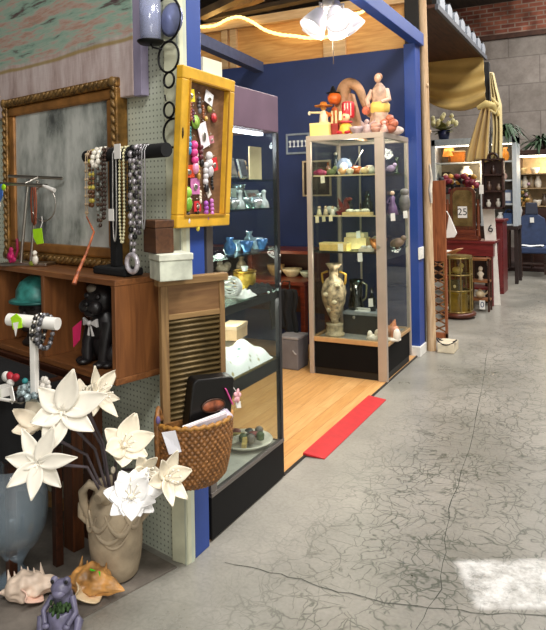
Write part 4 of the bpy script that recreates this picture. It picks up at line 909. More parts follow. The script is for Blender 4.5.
# silver on the second shelf
for i, (px, x, nm, lbl, cat, mk) in enumerate([
  (234, -1.52, 'silver_box', 'tall square silver box at the left of the silver shelf in the tall case', 'box', lambda: [('body', box_mb(.06, .06, .075), SLV), ('lid', box_mb(.064, .064, .02).T or MB().box(-.032, .032, -.032, .032, .0755, .095), SLV)]),
  (244, -1.60, 'silver_vase', 'silver bud vase behind the open tray on the silver shelf', 'vase', lambda: [('body', vase_mb(.035, .115), SLVD)]),
  (250, -1.50, 'silver_bowl', 'fluted silver bowl in the middle of the silver shelf', 'bowl', lambda: [('bowl', bowl_mb(.055, .05), SLV)]),
  (259, -1.53, 'silver_tray', 'leaning silver tray with a reddish reflection on the silver shelf', 'tray', lambda: [('rim', MB().obox((0, 0, .045), (.008, .13, .085), (0, -.35, 0)), SLV), ('reflection_panel', MB().obox((.006, 0, .047), (.004, .1, .05), (0, -.35, 0)), M('#7a4a3c', .4, .2, var=.4))]),  # reddish reflection coloured onto the tray face
  (270, -1.5, 'silver_creamer', 'small silver creamer at the right end of the silver shelf', 'jug', lambda: [('body', vase_mb(.032, .07), SLV), ('handle', MB().tube(arc((0, .035, .035), .02, -PI/2, PI/2, 8, 'yz'), .004, 6), SLV)]),
  (275, -1.62, 'silver_goblet', 'slim silver goblet at the back right of the silver shelf', 'goblet', lambda: [('cup', MB().lathe([(0, 0), (.025, 0), (.006, .01), (.006, .05), (.026, .075), (.028, .115), (.024, .115), (.02, .08), (0, .07)], n=20), SLVD)]),
  (227, -1.62, 'silver_teapot', 'silver teapot half hidden by the yellow frame on the silver shelf', 'teapot', lambda: [('body', MB().ell((0, 0, .05), (.05, .05, .045)), SLV), ('spout', MB().tube([(0, .04, .04), (0, .07, .06), (0, .085, .085)], [.012, .009, .006], 8), SLV), ('lid', MB().ell((0, 0, .1), (.02, .02, .012)), SLVD)])]):
    item(nm, lbl, cat, (x, y_(px, x), 1.3255), mk())
b = lambda r: MB().ell((0, 0, r*.8), (r, r, r*.8))
for i, (px, x, kind, lbl) in enumerate([(232, -1.47, 0, 'small silver sugar bowl at the front left of the silver shelf'), (240, -1.48, 1, 'crystal bell in front of the silver bud vase'), (247, -1.56, 2, 'stack of silver saucers behind the fluted bowl'), (255, -1.46, 0, 'round silver salt dish in front of the leaning tray'), (264, -1.46, 1, 'crystal stopper bottle in front of the silver creamer'), (268, -1.58, 2, 'stack of silver plates at the back right of the silver shelf')]):
    if kind == 0: parts = [('bowl', bowl_mb(.035, .04), SLV), ('lid', MB().ell((0, 0, .042), (.03, .03, .016)), SLVD)]
    elif kind == 1: parts = [('body', MB().lathe([(0, 0), (.026, 0), (.02, .03), (.008, .045), (.008, .07), (.013, .08), (0, .088)], n=16), M('#eef2f6', .1, .2, var=.2, scale=60))]
    else: parts = [('saucers', MB().lathe([(0, 0), (.03, 0), (.05, .012), (.03, .014), (.05, .026), (.03, .028), (.05, .04), (0, .036)], n=24), SLV)]
    item(['silver_sugar_bowl', 'crystal_bell', 'silver_saucers'][kind], lbl, ['bowl', 'bell', 'saucer stack'][kind], (x, y_(px, x), 1.3255), parts)
for i, (px, x, lbl) in enumerate([(232, -1.48, 'small silver picture frame at the left of the upper glass shelf'), (243, -1.5, 'dark framed silver picture left of the tan cherub')]):
    item('small_photo_frame', lbl, 'picture frame', (x, y_(px, x), 1.4605), [('frame', MB().obox((0, 0, .05), (.01, .06, .09), (0, -.25, 0)), SLV), ('picture', MB().obox((.007, 0, .051), (.004, .042, .066), (0, -.25, 0)), M(['#8a7f78', '#4a4a55'][i], .4, var=.4, scale=30))])
# blue glass on the third shelf
BLG = M('#4f86c9', .12, .3, var=.4, scale=30, spec=.9)
for i, (px, x, r, h, kind) in enumerate([(229, -1.5, .03, .075, 'v'), (237, -1.56, .028, .05, 'b'), (246, -1.49, .032, .05, 'b'), (254, -1.56, .03, .085, 'v'), (261, -1.49, .03, .05, 'b'), (269, -1.52, .034, .055, 'b')]):
    mat = BLG if i % 2 == 0 else M('#aebfd6', .12, .4, var=.3, scale=30)
    ORD = ['first', 'second', 'third', 'fourth', 'fifth', 'rightmost'][i]
    item('blue_glass_vase' if kind == 'v' else 'blue_glass_dish', ('tall ' if kind == 'v' else 'low ')+('cobalt blue' if i % 2 == 0 else 'icy pale blue')+(' glass vase, ' if kind == 'v' else ' glass dish, ')+ORD+' from the left in the row under the silver', 'vase' if kind == 'v' else 'dish', (x, y_(px, x), 1.1255), [('body', vase_mb(r, h) if kind == 'v' else bowl_mb(r, h), mat)], group='blue glass in the tall case')
# fourth shelf: gold basket, jar, wire bowl, white cloth
Z4 = .9255
def y4(px, x): return min(2.75, max(2.28, onx(px, 290, x).y))
item('gold_basket', 'gold coloured woven canister on the shelf below the blue glass', 'basket', (-1.58, y4(249, -1.58), Z4), [('body', MB().lathe([(0, 0), (.05, 0), (.055, .09), (.052, .09), (.047, .008), (0, .008)], n=40, mod=lambda th, z: 1+.02*math.cos(th*20)), M('#b68f2e', .4, .4, var=.25, scale=40)), ('rim', MB().tube([(.055*math.cos(a), .055*math.sin(a), .092) for a in [2*PI*k/30 for k in range(30)]], .005, 6, True), GOLD)])
item('white_pitcher', 'white china pitcher right of the gold canister', 'pitcher', (-1.58, y4(263, -1.58), Z4), [('body', vase_mb(.03, .115), WHITE), ('handle', MB().tube(arc((0, -.02, .06), .03, PI/2, 3*PI/2, 8, 'yz'), .004, 6), WHITE)])
b = MB()
for k in range(7): b.tube([(.05*math.cos(a), .05*math.sin(a)*math.cos(k*.45)-.0, .05+.05*math.sin(a)*math.sin(k*.45)*.9) for a in [2*PI*j/24 for j in range(24)]], .004, 6, True)
item('wire_basket', 'white wire openwork bowl at the left of the gold canister shelf', 'basket', (-1.52, y4(231, -1.52), Z4), [('wires', b, M('#e4e0dc', .4, .2))])
def fold(w, d, h, s=3):
    def f(u, v): return Vector((w*(u-.5), d*(v-.5), h*(1-(2*abs(u-.5))**4)*(1-(2*abs(v-.5))**4)*(.75+.25*math.sin(u*7*s)*math.cos(v*5*s))))
    return MB().grid(f, 24, 24)
item('white_napkin', 'folded white napkin between the wire bowl and the gold canister', 'napkin', (-1.49, y4(243, -1.49), Z4), [('cloth', fold(.09, .11, .035), WHITE)])
item('black_scarf', 'black scarf draped over the right half of the gold canister shelf', 'scarf', (-1.50, y4(263, -1.5), Z4), [('cloth', fold(.1, .17, .04), BLACKV)])
item('framed_cameo', 'small pale cup with dark rim behind the wire bowl', 'cup', (-1.68, y4(238, -1.68), Z4), [('cup', bowl_mb(.035, .06), M('#c9b79f', .4))])
# fifth shelf: patterned cloth, cardboard box, teal bin
Z5 = .6005
def clothm():
    m, nt, b = newmat('printed_cloth'); L = nt.links.new; c = coords(nt)
    v = N(nt, 'TexVoronoi'); v.inputs['Scale'].default_value = 22; L(c, v.inputs['Vector'])
    n = N(nt, 'TexNoise', i_Scale=12.0); L(c, n.inputs['Vector'])
    k = ramp(nt, v.outputs['Distance'], [(.12, (1, 1, 1, 1)), (.3, (0, 0, 0, 1))])
    mx = N(nt, 'MixRGB'); L(k, mx.inputs[0]); mx.inputs[1].default_value = srgb('#eeeeea'); L(ramp(nt, n.outputs['Fac'], [(.35, srgb('#7f9f9b')), (.55, srgb('#b3a368')), (.7, srgb('#9fb5b4'))]), mx.inputs[2])
    L(mx.outputs[0], b.inputs['Base Color']); b.inputs['Roughness'].default_value = .8; return m
def y5(px, x): return min(2.70, max(2.29, onx(px, 350, x).y))
cl = item('printed_tablecloth', 'rumpled white printed tablecloth on the lowest shelf of the tall case', 'tablecloth', (-1.615, (ky0+ky1)/2, Z5), [('cloth', MB().grid(lambda u, v: Vector((.33*(u-.5), .54*(v-.5), .115*(1-(2*abs(u-.5))**6)*(1-(2*abs(v-.5))**6)*(.72+.28*math.sin(u*11+v*4)*math.cos(v*13)))), 36, 44), clothm())])
item('cardboard_box', 'small cream cardboard box on the printed tablecloth', 'box', (-1.62, y5(252, -1.62), Z5+.1), [('body', box_mb(.09, .14, .05), M('#d9b48c', .7)), ('lid', MB().box(-.047, .047, -.072, .072, .0505, .068), M('#e0c4a2', .7))], .15)
item('pink_tin', 'small pink and white tin at the left back of the printed tablecloth', 'tin', (-1.85, 2.36, Z5), [('body', box_mb(.08, .1, .14), M('#d08f86', .5)), ('label', MB().box(.041, .043, -.03, .03, .05, .12), WHITE)])
item('teal_bin', 'teal storage bin behind the cardboard box', 'storage bin', (-1.865, 2.6, Z5), [('bin', box_mb(.07, .2, .17), M('#4f8794', .5, var=.12)), ('lid', MB().box(-.038, .038, -.105, .105, .1705, .185), M('#5d99a5', .5))])
# trinket plate in the base
p = onx(250, 442, -1.56)
tr = item('trinket_plate', 'round white plate piled with tiny trinkets in the bottom of the tall case', 'plate', (-1.565, onx(248, 445, -1.56).y-.01, .186), [('plate', plate_mb(.13, .03), M('#d9d2c0', .4))])
for i in range(12):
    a = i*2.4; r = .02+.0062*i; cc = ['#2c2a22', '#c9c2b0', '#4d5a33', '#8a3f35', '#b59b58', '#7a6f63'][i % 6]; nm = ['black', 'ivory', 'green', 'red', 'gold', 'grey'][i % 6]
    p = tr.location+Vector((r*math.cos(a), r*math.sin(a), .03+.0))
    mb = [MB().ell((0, 0, .014), (.032, .022, .016), (0, 0, a), 10, 6), MB().obox((0, 0, .012), (.075, .022, .022), (0, .1, a)), MB().lathe([(0, 0), (.018, 0), (.021, .025), (.01, .036), (0, .036)], n=12)][i % 3]
    one('trinket', nm+' '+['pebble shaped', 'bar shaped', 'thimble shaped'][i % 3]+' trinket on the round plate in the tall case', 'trinket', p, mb, M(cc, .5, var=.3, scale=50), 0, 'trinkets on the plate')
# cream box on top of the case
item('white_carton', 'cream cardboard carton on top of the tall mauve headed case', 'box', (-1.52, 2.3, kz+.001), [('body', MB().box(-.07, .07, -.085, .06, .02, .085), M('#e3dcc6', .7, var=.05)), ('tray', MB().box(-.08, .08, -.1, .1, 0, .02), M('#d8d0c0', .7))])

# ================================================================== BOOTH: desk, boxes, wall pictures
dk = thing('wooden_desk', 'reddish brown wooden desk with a raised gallery against the blue wall', 'desk', (-2.83, 5.05, .008), 0)
MB().box(-.62, .62, -.24, .33, .62, .65).build('desk_top', RWOOD, dk, .004)
for s, x in ((-1, -.62), (1, .58)):
    MB().box(x, x+.04, -.23, -.17, 0, .62).build('leg', RWOOD, dk, .003); MB().box(x, x+.04, .27, .33, 0, .62).build('leg', RWOOD, dk, .003)
    MB().box(x, x+.035, -.05, .33, .65, .86).build('gallery_side', RWOOD, dk, .003)
MB().box(-.64, .64, -.07, .33, .86, .89).build('gallery_top', RWOOD, dk, .004); MB().box(-.02, .02, -.03, .33, .65, .86).build('gallery_divider', RWOOD, dk)
MB().box(-.6, .6, .29, .32, .3, .86).build('back_panel', WOOD('#2f130c', '#4b1f13', .5), dk); MB().box(-.58, .58, -.2, -.17, .53, .62).build('apron', RWOOD, dk); MB().box(-.06, .06, -.212, -.2, .575, .585).build('pull', SILVER, dk)
p = dk.location
for i, (x, nm, lbl, cat, parts) in enumerate([
  (.36, 'painted_bowl', 'cream painted bowl in the right gallery of the desk', 'bowl', [('bowl', bowl_mb(.09, .07), M('#c9b88f', .4, var=.25, scale=20))]),
  (.5, 'shell_dish', 'pale green shell dish at the far right of the desk gallery', 'dish', [('dish', bowl_mb(.06, .05), M('#c7ceb0', .4, var=.2, scale=30))]),
  (.2, 'basket_tray', 'tan basket in the desk gallery next to the divider', 'basket', [('basket', bowl_mb(.08, .1), M('#a98655', .6, var=.3, scale=50))]),
  (-.15, 'china_jug', 'tan china jug in the left gallery of the desk', 'jug', [('jug', vase_mb(.05, .16), M('#cdb793', .4, var=.3, scale=30))]),
  (-.35, 'shell_cluster', 'white shell cluster in the left gallery of the desk', 'seashell', [('shells', MB().ell((0, 0, .04), (.07, .05, .04)).ell((.05, 0, .07), .035).ell((-.03, 0, .08), .03), M('#d9cbb4', .5, var=.2, scale=30))])]):
    item(nm, lbl, cat, (p.x+x, p.y+.08, p.z+.6505), parts)
g = onz(294, 372, .008)
gb2 = thing('grey_case', 'grey fabric storage case on the laminate floor beside the desk', 'storage case', (-2.245, 4.66, .0085), 0); gb2.scale = (.72, .8, 1.05)
MB().box(-.12, .12, -.12, .12, 0, .225).build('body', M('#6f6a6c', .6, .1, var=.12, scale=8), gb2, .01); MB().box(-.125, .125, -.125, .125, .2255, .245).build('lid', M('#8d898b', .5, .1), gb2, .004); MB().tube([(.06, -.122, .14), (.07, -.14, .15), (.09, -.14, .13), (.1, -.122, .12)], .006, 6).build('handle', M('#a9a5a6', .4), gb2)
bg = thing('black_garment_bag', 'black garment bag hanging down in front of the desk', 'bag', (-2.36, 4.77, .61), 0)
MB().grid(lambda u, v: Vector((.24*(u-.5)+.01*math.sin(v*9), -.03-.015*math.cos(u*20), -.34*v+.02*math.sin(u*6)*v)), 24, 14).build('cloth', BLACKV, bg, solid=.012); MB().tube([(-.05, -.02, 0), (-.03, .02, .055), (.03, .02, .055), (.05, -.02, 0)], .006, 6).build('strap', BLACK, bg)
a0, a1 = ony(285.5, 134, 5.385), ony(309.5, 153.5, 5.385)
sg = thing('plate_sign', 'small clear framed sign with pale blocky figures on the blue booth wall', 'sign', ((a0.x+a1.x)/2, 5.399, (a0.z+a1.z)/2), 0)
sw, sh = abs(a1.x-a0.x)/2, abs(a0.z-a1.z)/2
b = MB().box(-sw, sw, -.012, -.001, -sh, -sh+.018).box(-sw, sw, -.012, -.001, sh-.018, sh).box(-sw, -sw+.018, -.012, -.001, -sh+.018, sh-.018).box(sw-.018, sw, -.012, -.001, -sh+.018, sh-.018)
b.build('clear_frame', M('#8d97a3', .3, .2, var=.1), sg, .003); MB().box(-sw+.018, sw-.018, -.006, -.002, -sh+.018, sh-.018).build('backing', M('#26365f', .5), sg)
b = MB()
for k in range(5):
    x = -sw+.042+k*.04
    b.box(x-.012, x+.012, -.01, -.006, -.03, -.02).box(x-.004, x+.006, -.01, -.006, -.02, .02).box(x-.012, x+.012, -.01, -.006, .012, .03)
b.build('figures', M('#dfe3e4', .5, var=.1), sg)
a0, a1 = ony(302, 161, 5.38), ony(331, 196, 5.38)
pf = thing('framed_print', 'dark print in a thin cream frame on the blue wall behind the silver glass case', 'picture', ((a0.x+a1.x)/2, 5.399, (a0.z+a1.z)/2), 0); sw, sh = abs(a1.x-a0.x)/2, abs(a0.z-a1.z)/2
b = MB(); f_ = .014
b.box(-sw, sw, -.018, -.001, -sh, -sh+f_).box(-sw, sw, -.018, -.001, sh-f_, sh).box(-sw, -sw+f_, -.018, -.001, -sh+f_, sh-f_).box(sw-f_, sw, -.018, -.001, -sh+f_, sh-f_).build('frame', M('#c7b394', .5), pf)
MB().box(-sw+f_, sw-f_, -.01, -.002, -sh+f_, sh-f_).build('mat_board', M('#2b1b18', .6), pf); MB().box(-sw+.05, sw-.05, -.012, -.01, -sh+.06, sh-.06).build('print', M('#5a4a3c', .5, var=.6, scale=14), pf)
# red threshold ramp
ra = [onz(305, 457.5), onz(376, 398.5), onz(327, 457.5)]
rt = MB().prism([(-1.452, 3.11, .0), (-1.452, 3.11, .014), (-1.335, 3.125, .003), (-1.335, 3.125, .0)], (0, 1.06, 0)).build('threshold_ramp', M('#bb2026', .5, var=.06), None)
for v in rt.data.vertices: v.co.z += .0085 if v.co.x < -1.4 else .0015
tag(rt, 'bright red rubber threshold ramp along the booth floor edge', 'floor ramp')

# ================================================================== SILVER GLASS CASE ON THE RIGHT
cx0, cx1, cy0, cy1, cz = -2.05, -1.435, 4.54, 5.2, 1.822
d2 = thing('display_case', 'silver framed glass display case on a black base topped with carnival figures', 'display case', ((cx0+cx1)/2, (cy0+cy1)/2, .0085), 0); l2 = d2.location
def Q(x0, x1, y0, y1, z0, z1, mb=None): return (mb or MB()).box(x0-l2.x, x1-l2.x, y0-l2.y, y1-l2.y, z0-l2.z, z1-l2.z)
Q(cx0+.02, cx1-.02, cy0+.02, cy1-.02, .0085, .06).build('toe_kick', BLACK, d2); Q(cx0+.012, cx1-.012, cy0+.012, cy1-.012, .06, .26).build('base', M('#0a0808', .7, var=.1, spec=.15), d2, .003)
SIL = M('#bcaea2', .4, .5, var=.06, scale=6); 
for i, (x, y, w) in enumerate(((cx0, cy0, .038), (cx1-.07, cy0, .07), (cx0, cy1-.03, .03), (cx1-.03, cy1-.03, .03))):
    Q(x, x+w, y, y+.03, .0085 if i < 2 else .06, cz-.04).build('corner_post', SIL, d2, .003)
b = MB(); Q(cx0, cx1, cy0, cy0+.03, cz-.04, cz, b); Q(cx0, cx1, cy1-.03, cy1, cz-.04, cz, b); Q(cx0, cx0+.03, cy0+.03, cy1-.03, cz-.04, cz, b); Q(cx1-.03, cx1, cy0+.03, cy1-.03, cz-.04, cz, b); b.build('top_rail', SIL, d2, .003)
Q(cx0+.03, cx1-.03, cy0+.03, cy1-.03, cz-.02, cz-.006).build('top_panel', GLASS('#dfe6e4', .6, .1, .1), d2)
b = MB(); Q(cx0+.038, cx1-.07, cy0, cy0+.03, .26, .295, b); Q(cx1-.03, cx1, cy0+.03, cy1-.03, .26, .285, b); Q(cx0, cx0+.03, cy0+.03, cy1-.03, .26, .285, b); Q(cx0+.03, cx1-.03, cy1-.03, cy1, .26, .285, b); b.build('bottom_rail', M('#c9a070', .4, .4, var=.06), d2, .003)
Q(cx0+.03, cx1-.03, cy0+.03, cy1-.03, .261, .272).build('case_floor', M('#8f8f88', .4, .2), d2)
Q(cx0+.038, cx1-.07, cy0+.012, cy0+.017, .295, cz-.04).build('glass_door', GLS, d2)
Q(cx1-.012, cx1-.007, cy0+.03, cy1-.03, .285, cz-.04).build('glass_panel', GLS, d2); Q(cx0+.007, cx0+.012, cy0+.03, cy1-.03, .285, cz-.04).build('glass_panel', GLS, d2)
Q(cx0+.03, cx1-.03, cy1-.012, cy1-.007, .285, cz-.04).build('glass_panel', GLS, d2)
MB().cyl((cx1-.05-l2.x, cy0-l2.y, .98), (cx1-.05-l2.x, cy0-.012-l2.y, .98), .012).build('lock', SILVER, d2)
Q(cx0+.2, cx0+.215, cy1-.04, cy1-.032, .285, cz-.05).build('shelf_standard', STEEL, d2)
SH2 = [1.52, 1.215, .945]
for z in SH2:
    sf = Q(cx0+.014, cx1-.014, cy0+.04, cy1-.045, z-.008, z).build('shelf', GLSH, d2)
    if z > 1: Q(cx0+.04, cx1-.04, cy0+.036, cy0+.0395, z-.009, z+.001).build('lit_edge', M('#cdb98c', .4, var=.05), sf)  # cream strip paints the light caught by the shelf front
Q(cx0+.03, cx1-.03, cy0+.032, cy0+.039, .93, .945).build('shelf_edge', BLACK, d2)
def at2(px, y): return ony(px, 230, y).x
def pricetag(mb, x, y, z, s=.03): return mb.prism([(x-s*.5, y, z), (x+s*.4, y, z+.004), (x+s*.5, y, z-s*1.5), (x-s*.45, y, z-s*1.6)], (0, -.002, 0))
def it2(nm, lbl, cat, px, y, z, parts, rz=0, group=None): return item(nm, lbl, cat, (at2(px, y), y, z+.0008), parts, rz, group)
# upper shelf
z = 1.52
it2('pink_flower_ornament', 'pink fabric flower with a tag at the left of the silver case upper shelf', 'ornament', 321, 4.63, z, [('flower', MB().ell((0, 0, .025), (.035, .03, .025)).ell((-.03, 0, .02), (.025, .02, .02)).ell((.03, .01, .02), (.02, .02, .02)), M('#a83358', .6, var=.3, scale=40)), ('price_tag', pricetag(MB(), .045, -.055, -.005, .035), M('#efe6cd', .7))])
it2('green_leaf_ornament', 'green leafy ornament beside the pink fabric flower', 'ornament', 332, 4.68, z, [('leaves', MB().ell((0, 0, .025), (.04, .025, .025)).ell((.03, 0, .045), (.02, .012, .03), (0, .5, 0)), M('#6e7a48', .6, var=.3, scale=40))])
for i, (px, y, c, s, lbl) in enumerate([(343, 4.66, '#d9a46a', .034, 'tan'), (351, 4.62, '#f0dcb4', .032, 'cream'), (359, 4.67, '#c8682e', .04, 'orange'), (366, 4.62, '#e8c78e', .034, 'pale honey'), (372, 4.66, '#efe2c4', .036, 'ivory'), (356, 4.76, '#b5562a', .045, 'rust'), (368, 4.78, '#8f4a28', .04, 'brown')]):
    b = MB().ell((0, 0, s*.8), (s, s*.9, s*.8), (0, .2, i), 12, 8); b.cyl((s*.6, 0, s*.9), (s*1.3, 0, s*1.25), s*.45, s*.08, 10)
    it2('polished_shell', lbl+' polished seashell in the row on the upper shelf of the silver case', 'seashell', px, y, z, [('shell', b, M(c, .3, var=.3, scale=26)), ('lip', MB().ell((-s*.4, -s*.5, s*.6), (s*.4, s*.3, s*.5)), M('#f1e2c6', .35))], i*.9, 'polished shells in the silver case')
it2('crossed_fan', 'dark bottle with a silver stopper at the back of the upper shelf', 'bottle', 337, 4.95, z, [('bottle', vase_mb(.03, .17), M('#26303a', .15, .2)), ('stopper', MB().ell((0, 0, .18), .016), SILVER)])
it2('silver_scissors', 'open silver scissors propped at the back of the upper shelf', 'scissors', 356, 4.92, z, [('blades', MB().bar((-.04, 0, .02), (.07, 0, .2), .016, .005).bar((.02, 0, .02), (-.05, .01, .14), .016, .005), SILVER), ('handles', MB().tube(arc((-.045, 0, .02), .018, 0, 2*PI*.99, 14), .004, 6).tube(arc((.02, 0, .02), .018, 0, 2*PI*.99, 14), .004, 6), BLACK)])
it2('glass_candlestick', 'dark glass candlestick at the right end of the upper shelf', 'candlestick', 398, 4.9, z, [('stick', MB().lathe([(0, 0), (.035, 0), (.008, .02), (.012, .07), (.006, .1), (.02, .13), (0, .13)], n=16), M('#3c4a3a', .15, .2))])
it2('lilac_bird', 'lilac porcelain bird at the right front of the upper shelf', 'figurine', 392, 4.72, z, [('bird', MB().ell((0, 0, .04), (.035, .025, .025), (0, -.3, 0)).ell((.03, 0, .065), .016), M('#a391ad', .3)), ('tail', MB().ell((-.045, 0, .03), (.03, .012, .008), (0, .3, 0)), M('#8a7896', .3))])
# middle shelf
z = 1.215
b = MB()
for i, (px, y, c, lbl) in enumerate([(319.5, 4.61, '#efe0b2', 'cream dressed'), (326, 4.66, '#e2c9a0', 'honey dressed'), (333, 4.61, '#efe4cc', 'white dressed')]):
    it2('tiny_doll', lbl+' tiny doll with a paper tag at the left of the middle shelf', 'doll', px, y, z, [('dress', MB().lathe([(0, 0), (.022, 0), (.014, .03), (.01, .045), (0, .05)], n=14), M(c, .7)), ('head', MB().ell((0, 0, .058), .012), M('#e5c9a4', .6)), ('hair', MB().ell((0, .004, .064), (.013, .012, .01)), M('#5a3a22', .7)), ('price_tag', pricetag(MB(), .0, -.04, -.01+.006*i, .03), M('#f2e3b8', .7))], 0, 'tiny dolls in the silver case')
it2('red_dragon_figurine', 'dark red dragon figurine on the middle shelf of the silver case', 'figurine', 346, 4.72, z, [('body', MB().tube([(-.05, 0, .02), (-.02, 0, .03), (.01, 0, .06), (.0, 0, .1), (.02, 0, .12)], [.02, .03, .028, .018, .02], 10).ell((.035, 0, .12), (.022, .014, .014)), M('#6e2622', .45, var=.3)), ('wing', MB().prism([(-.01, 0, .06), (-.07, .02, .13), (-.06, .02, .05)], (0, .008, 0)), M('#802d26', .5))])
it2('cream_tray', 'long cream tray of trinkets on the middle shelf of the silver case', 'tray', 358, 4.64, z, [('tray', MB().box(-.11, .11, -.04, .04, 0, .022), M('#d9b877', .5)), ('trinkets', MB().ell((-.06, 0, .03), (.035, .03, .016)).ell((0, -.01, .03), (.03, .025, .014)).ell((.06, 0, .032), (.035, .03, .016)), M('#efe2c8', .5, var=.3, scale=40))])
it2('clear_decanter', 'clear glass decanter on the middle shelf behind the cream tray', 'decanter', 368, 4.85, z, [('body', vase_mb(.045, .15), GLASS('#b9c8c4', .9, .03, .1)), ('stopper', MB().ell((0, 0, .165), .018), GLASS('#d5dfdc', .9, .03, .1))])
it2('purple_lady_figurine', 'purple gowned lady figurine at the right of the middle shelf', 'figurine', 393, 4.72, z, [('gown', MB().lathe([(0, 0), (.045, 0), (.03, .06), (.016, .1), (.02, .13), (0, .145)], n=18), M('#6c5577', .4, var=.2)), ('head', MB().ell((0, 0, .16), .017), M('#d9b99a', .5)), ('arm', MB().tube([(-.02, 0, .125), (-.04, -.02, .09), (-.01, -.03, .08)], .007, 6), M('#6c5577', .4)), ('price_tag', pricetag(MB(), .02, -.06, .01, .035), WHITE)])
it2('grey_owl_figurine', 'tall grey owl figurine with a tag in the right rear of the middle shelf', 'figurine', 405, 4.95, z, [('body', MB().ell((0, 0, .08), (.045, .04, .08)), M('#6d6a66', .5, var=.3)), ('head', MB().ell((0, 0, .165), (.036, .033, .03)), M('#7a7670', .5, var=.3)), ('price_tag', pricetag(MB(), .02, -.05, .02, .035), WHITE)])
for i, (px, y, nm, lbl, cat, parts) in enumerate([
  (340, 4.62, 'ruby_glass_dish', 'ruby red glass dish left of the cream tray', 'dish', [('dish', bowl_mb(.03, .03), M('#6b1f26', .15))]),
  (350, 4.86, 'black_cat_figurine', 'black cat figurine behind the dragon on the middle shelf', 'figurine', [('body', MB().ell((0, 0, .045), (.03, .025, .045)), BLACK), ('head', MB().ell((0, -.01, .1), .02).cyl((-.012, -.01, .112), (-.014, -.01, .132), .008, .001).cyl((.012, -.01, .112), (.014, -.01, .132), .008, .001), BLACK)]),
  (361, 4.76, 'brass_bell', 'small brass bell between the tray and the decanter', 'bell', [('bell', MB().lathe([(.03, 0), (.026, .01), (.018, .04), (0, .048)], n=16), BRASS), ('handle', MB().cyl((0, 0, .045), (0, 0, .085), .006, .005), DWOOD)]),
  (331, 4.84, 'white_gravy_boat', 'white china gravy boat behind the tiny dolls', 'gravy boat', [('boat', MB().ell((0, 0, .035), (.06, .03, .03)), M('#d9d2c4', .3)), ('handle', MB().tube(arc((.06, 0, .045), .022, -PI/2, PI/2, 8), .005, 6), M('#d9d2c4', .3))])]):
    it2(nm, lbl, cat, px, y, z, parts)
z = 1.52
for i, (px, y, nm, lbl, cat, parts) in enumerate([
  (345, 4.84, 'blue_willow_plate', 'blue and white plate standing at the back of the upper shelf', 'plate', [('plate', MB().ell((0, 0, .07), (.07, .008, .07)), M('#7c8ba6', .3, var=.4, scale=30)), ('centre', MB().ell((0, -.007, .07), (.035, .004, .035)), M('#d5d9de', .3))]),
  (329, 4.86, 'amber_bottle', 'small amber bottle behind the pink fabric flower', 'bottle', [('bottle', MB().lathe([(0, 0), (.022, 0), (.024, .06), (.008, .085), (.009, .11), (0, .11)], n=14), M('#6d3a16', .15))]),
  (371, 4.9, 'white_lidded_jar', 'white lidded jar at the back right of the upper shelf', 'jar', [('jar', bowl_mb(.035, .06), M('#ddd6ca', .3)), ('lid', MB().ell((0, 0, .065), (.033, .033, .014)), M('#c9c0b2', .3))])]):
    it2(nm, lbl, cat, px, y, z, parts)
# lower shelf
z = .945
it2('flat_yellow_box', 'flat yellow gift box at the left of the lower shelf in the silver case', 'box', 335, 4.64, z, [('body', box_mb(.22, .1, .045), M('#e2bf6b', .6)), ('lid', MB().box(-.113, .113, -.053, .053, .0455, .06), M('#ecd08a', .6)), ('price_tag', pricetag(MB(), .065, -.054, .055, .045), M('#f4ead0', .7))])
it2('lidded_cream_box', 'cream keepsake box with a rounded lid at the middle of the lower shelf', 'box', 357, 4.82, z, [('body', box_mb(.18, .1, .09), M('#e0c48a', .6)), ('lid', MB().box(-.075, .075, -.045, .045, .0905, .125), M('#e8d3a4', .6)), ('price_tag', pricetag(MB(), .03, -.053, .14, .035), WHITE)])
it2('open_jewelry_box', 'small open white tray of trinkets right of the flat yellow box', 'tray', 366, 4.62, z, [('tray', box_mb(.1, .07, .022), M('#cfc0a6', .5)), ('trinkets', MB().ell((-.02, 0, .03), (.025, .02, .015)).ell((.02, .005, .03), (.022, .02, .015)), M('#e6dccb', .5, var=.3, scale=40)), ('price_tag', pricetag(MB(), -.03, -.055, -.01, .04), WHITE)])
it2('copper_bowl', 'round copper bowl behind the front post on the lower shelf', 'bowl', 378, 4.8, z, [('bowl', bowl_mb(.07, .085), M('#a9622e', .35, .5, var=.2)), ('contents', MB().ell((0, 0, .075), (.055, .055, .03)), M('#b9a186', .7, var=.3, scale=40))])
it2('brown_bird_figurine', 'brown bird figurine at the right of the lower shelf', 'figurine', 397, 4.85, z, [('body', MB().ell((0, 0, .05), (.06, .035, .035), (0, -.3, 0)).ell((.05, 0, .085), .022), M('#7a6653', .5, var=.3)), ('feet', MB().cyl((0, 0, 0), (0, 0, .03), .012), M('#4d3a2c', .5))])
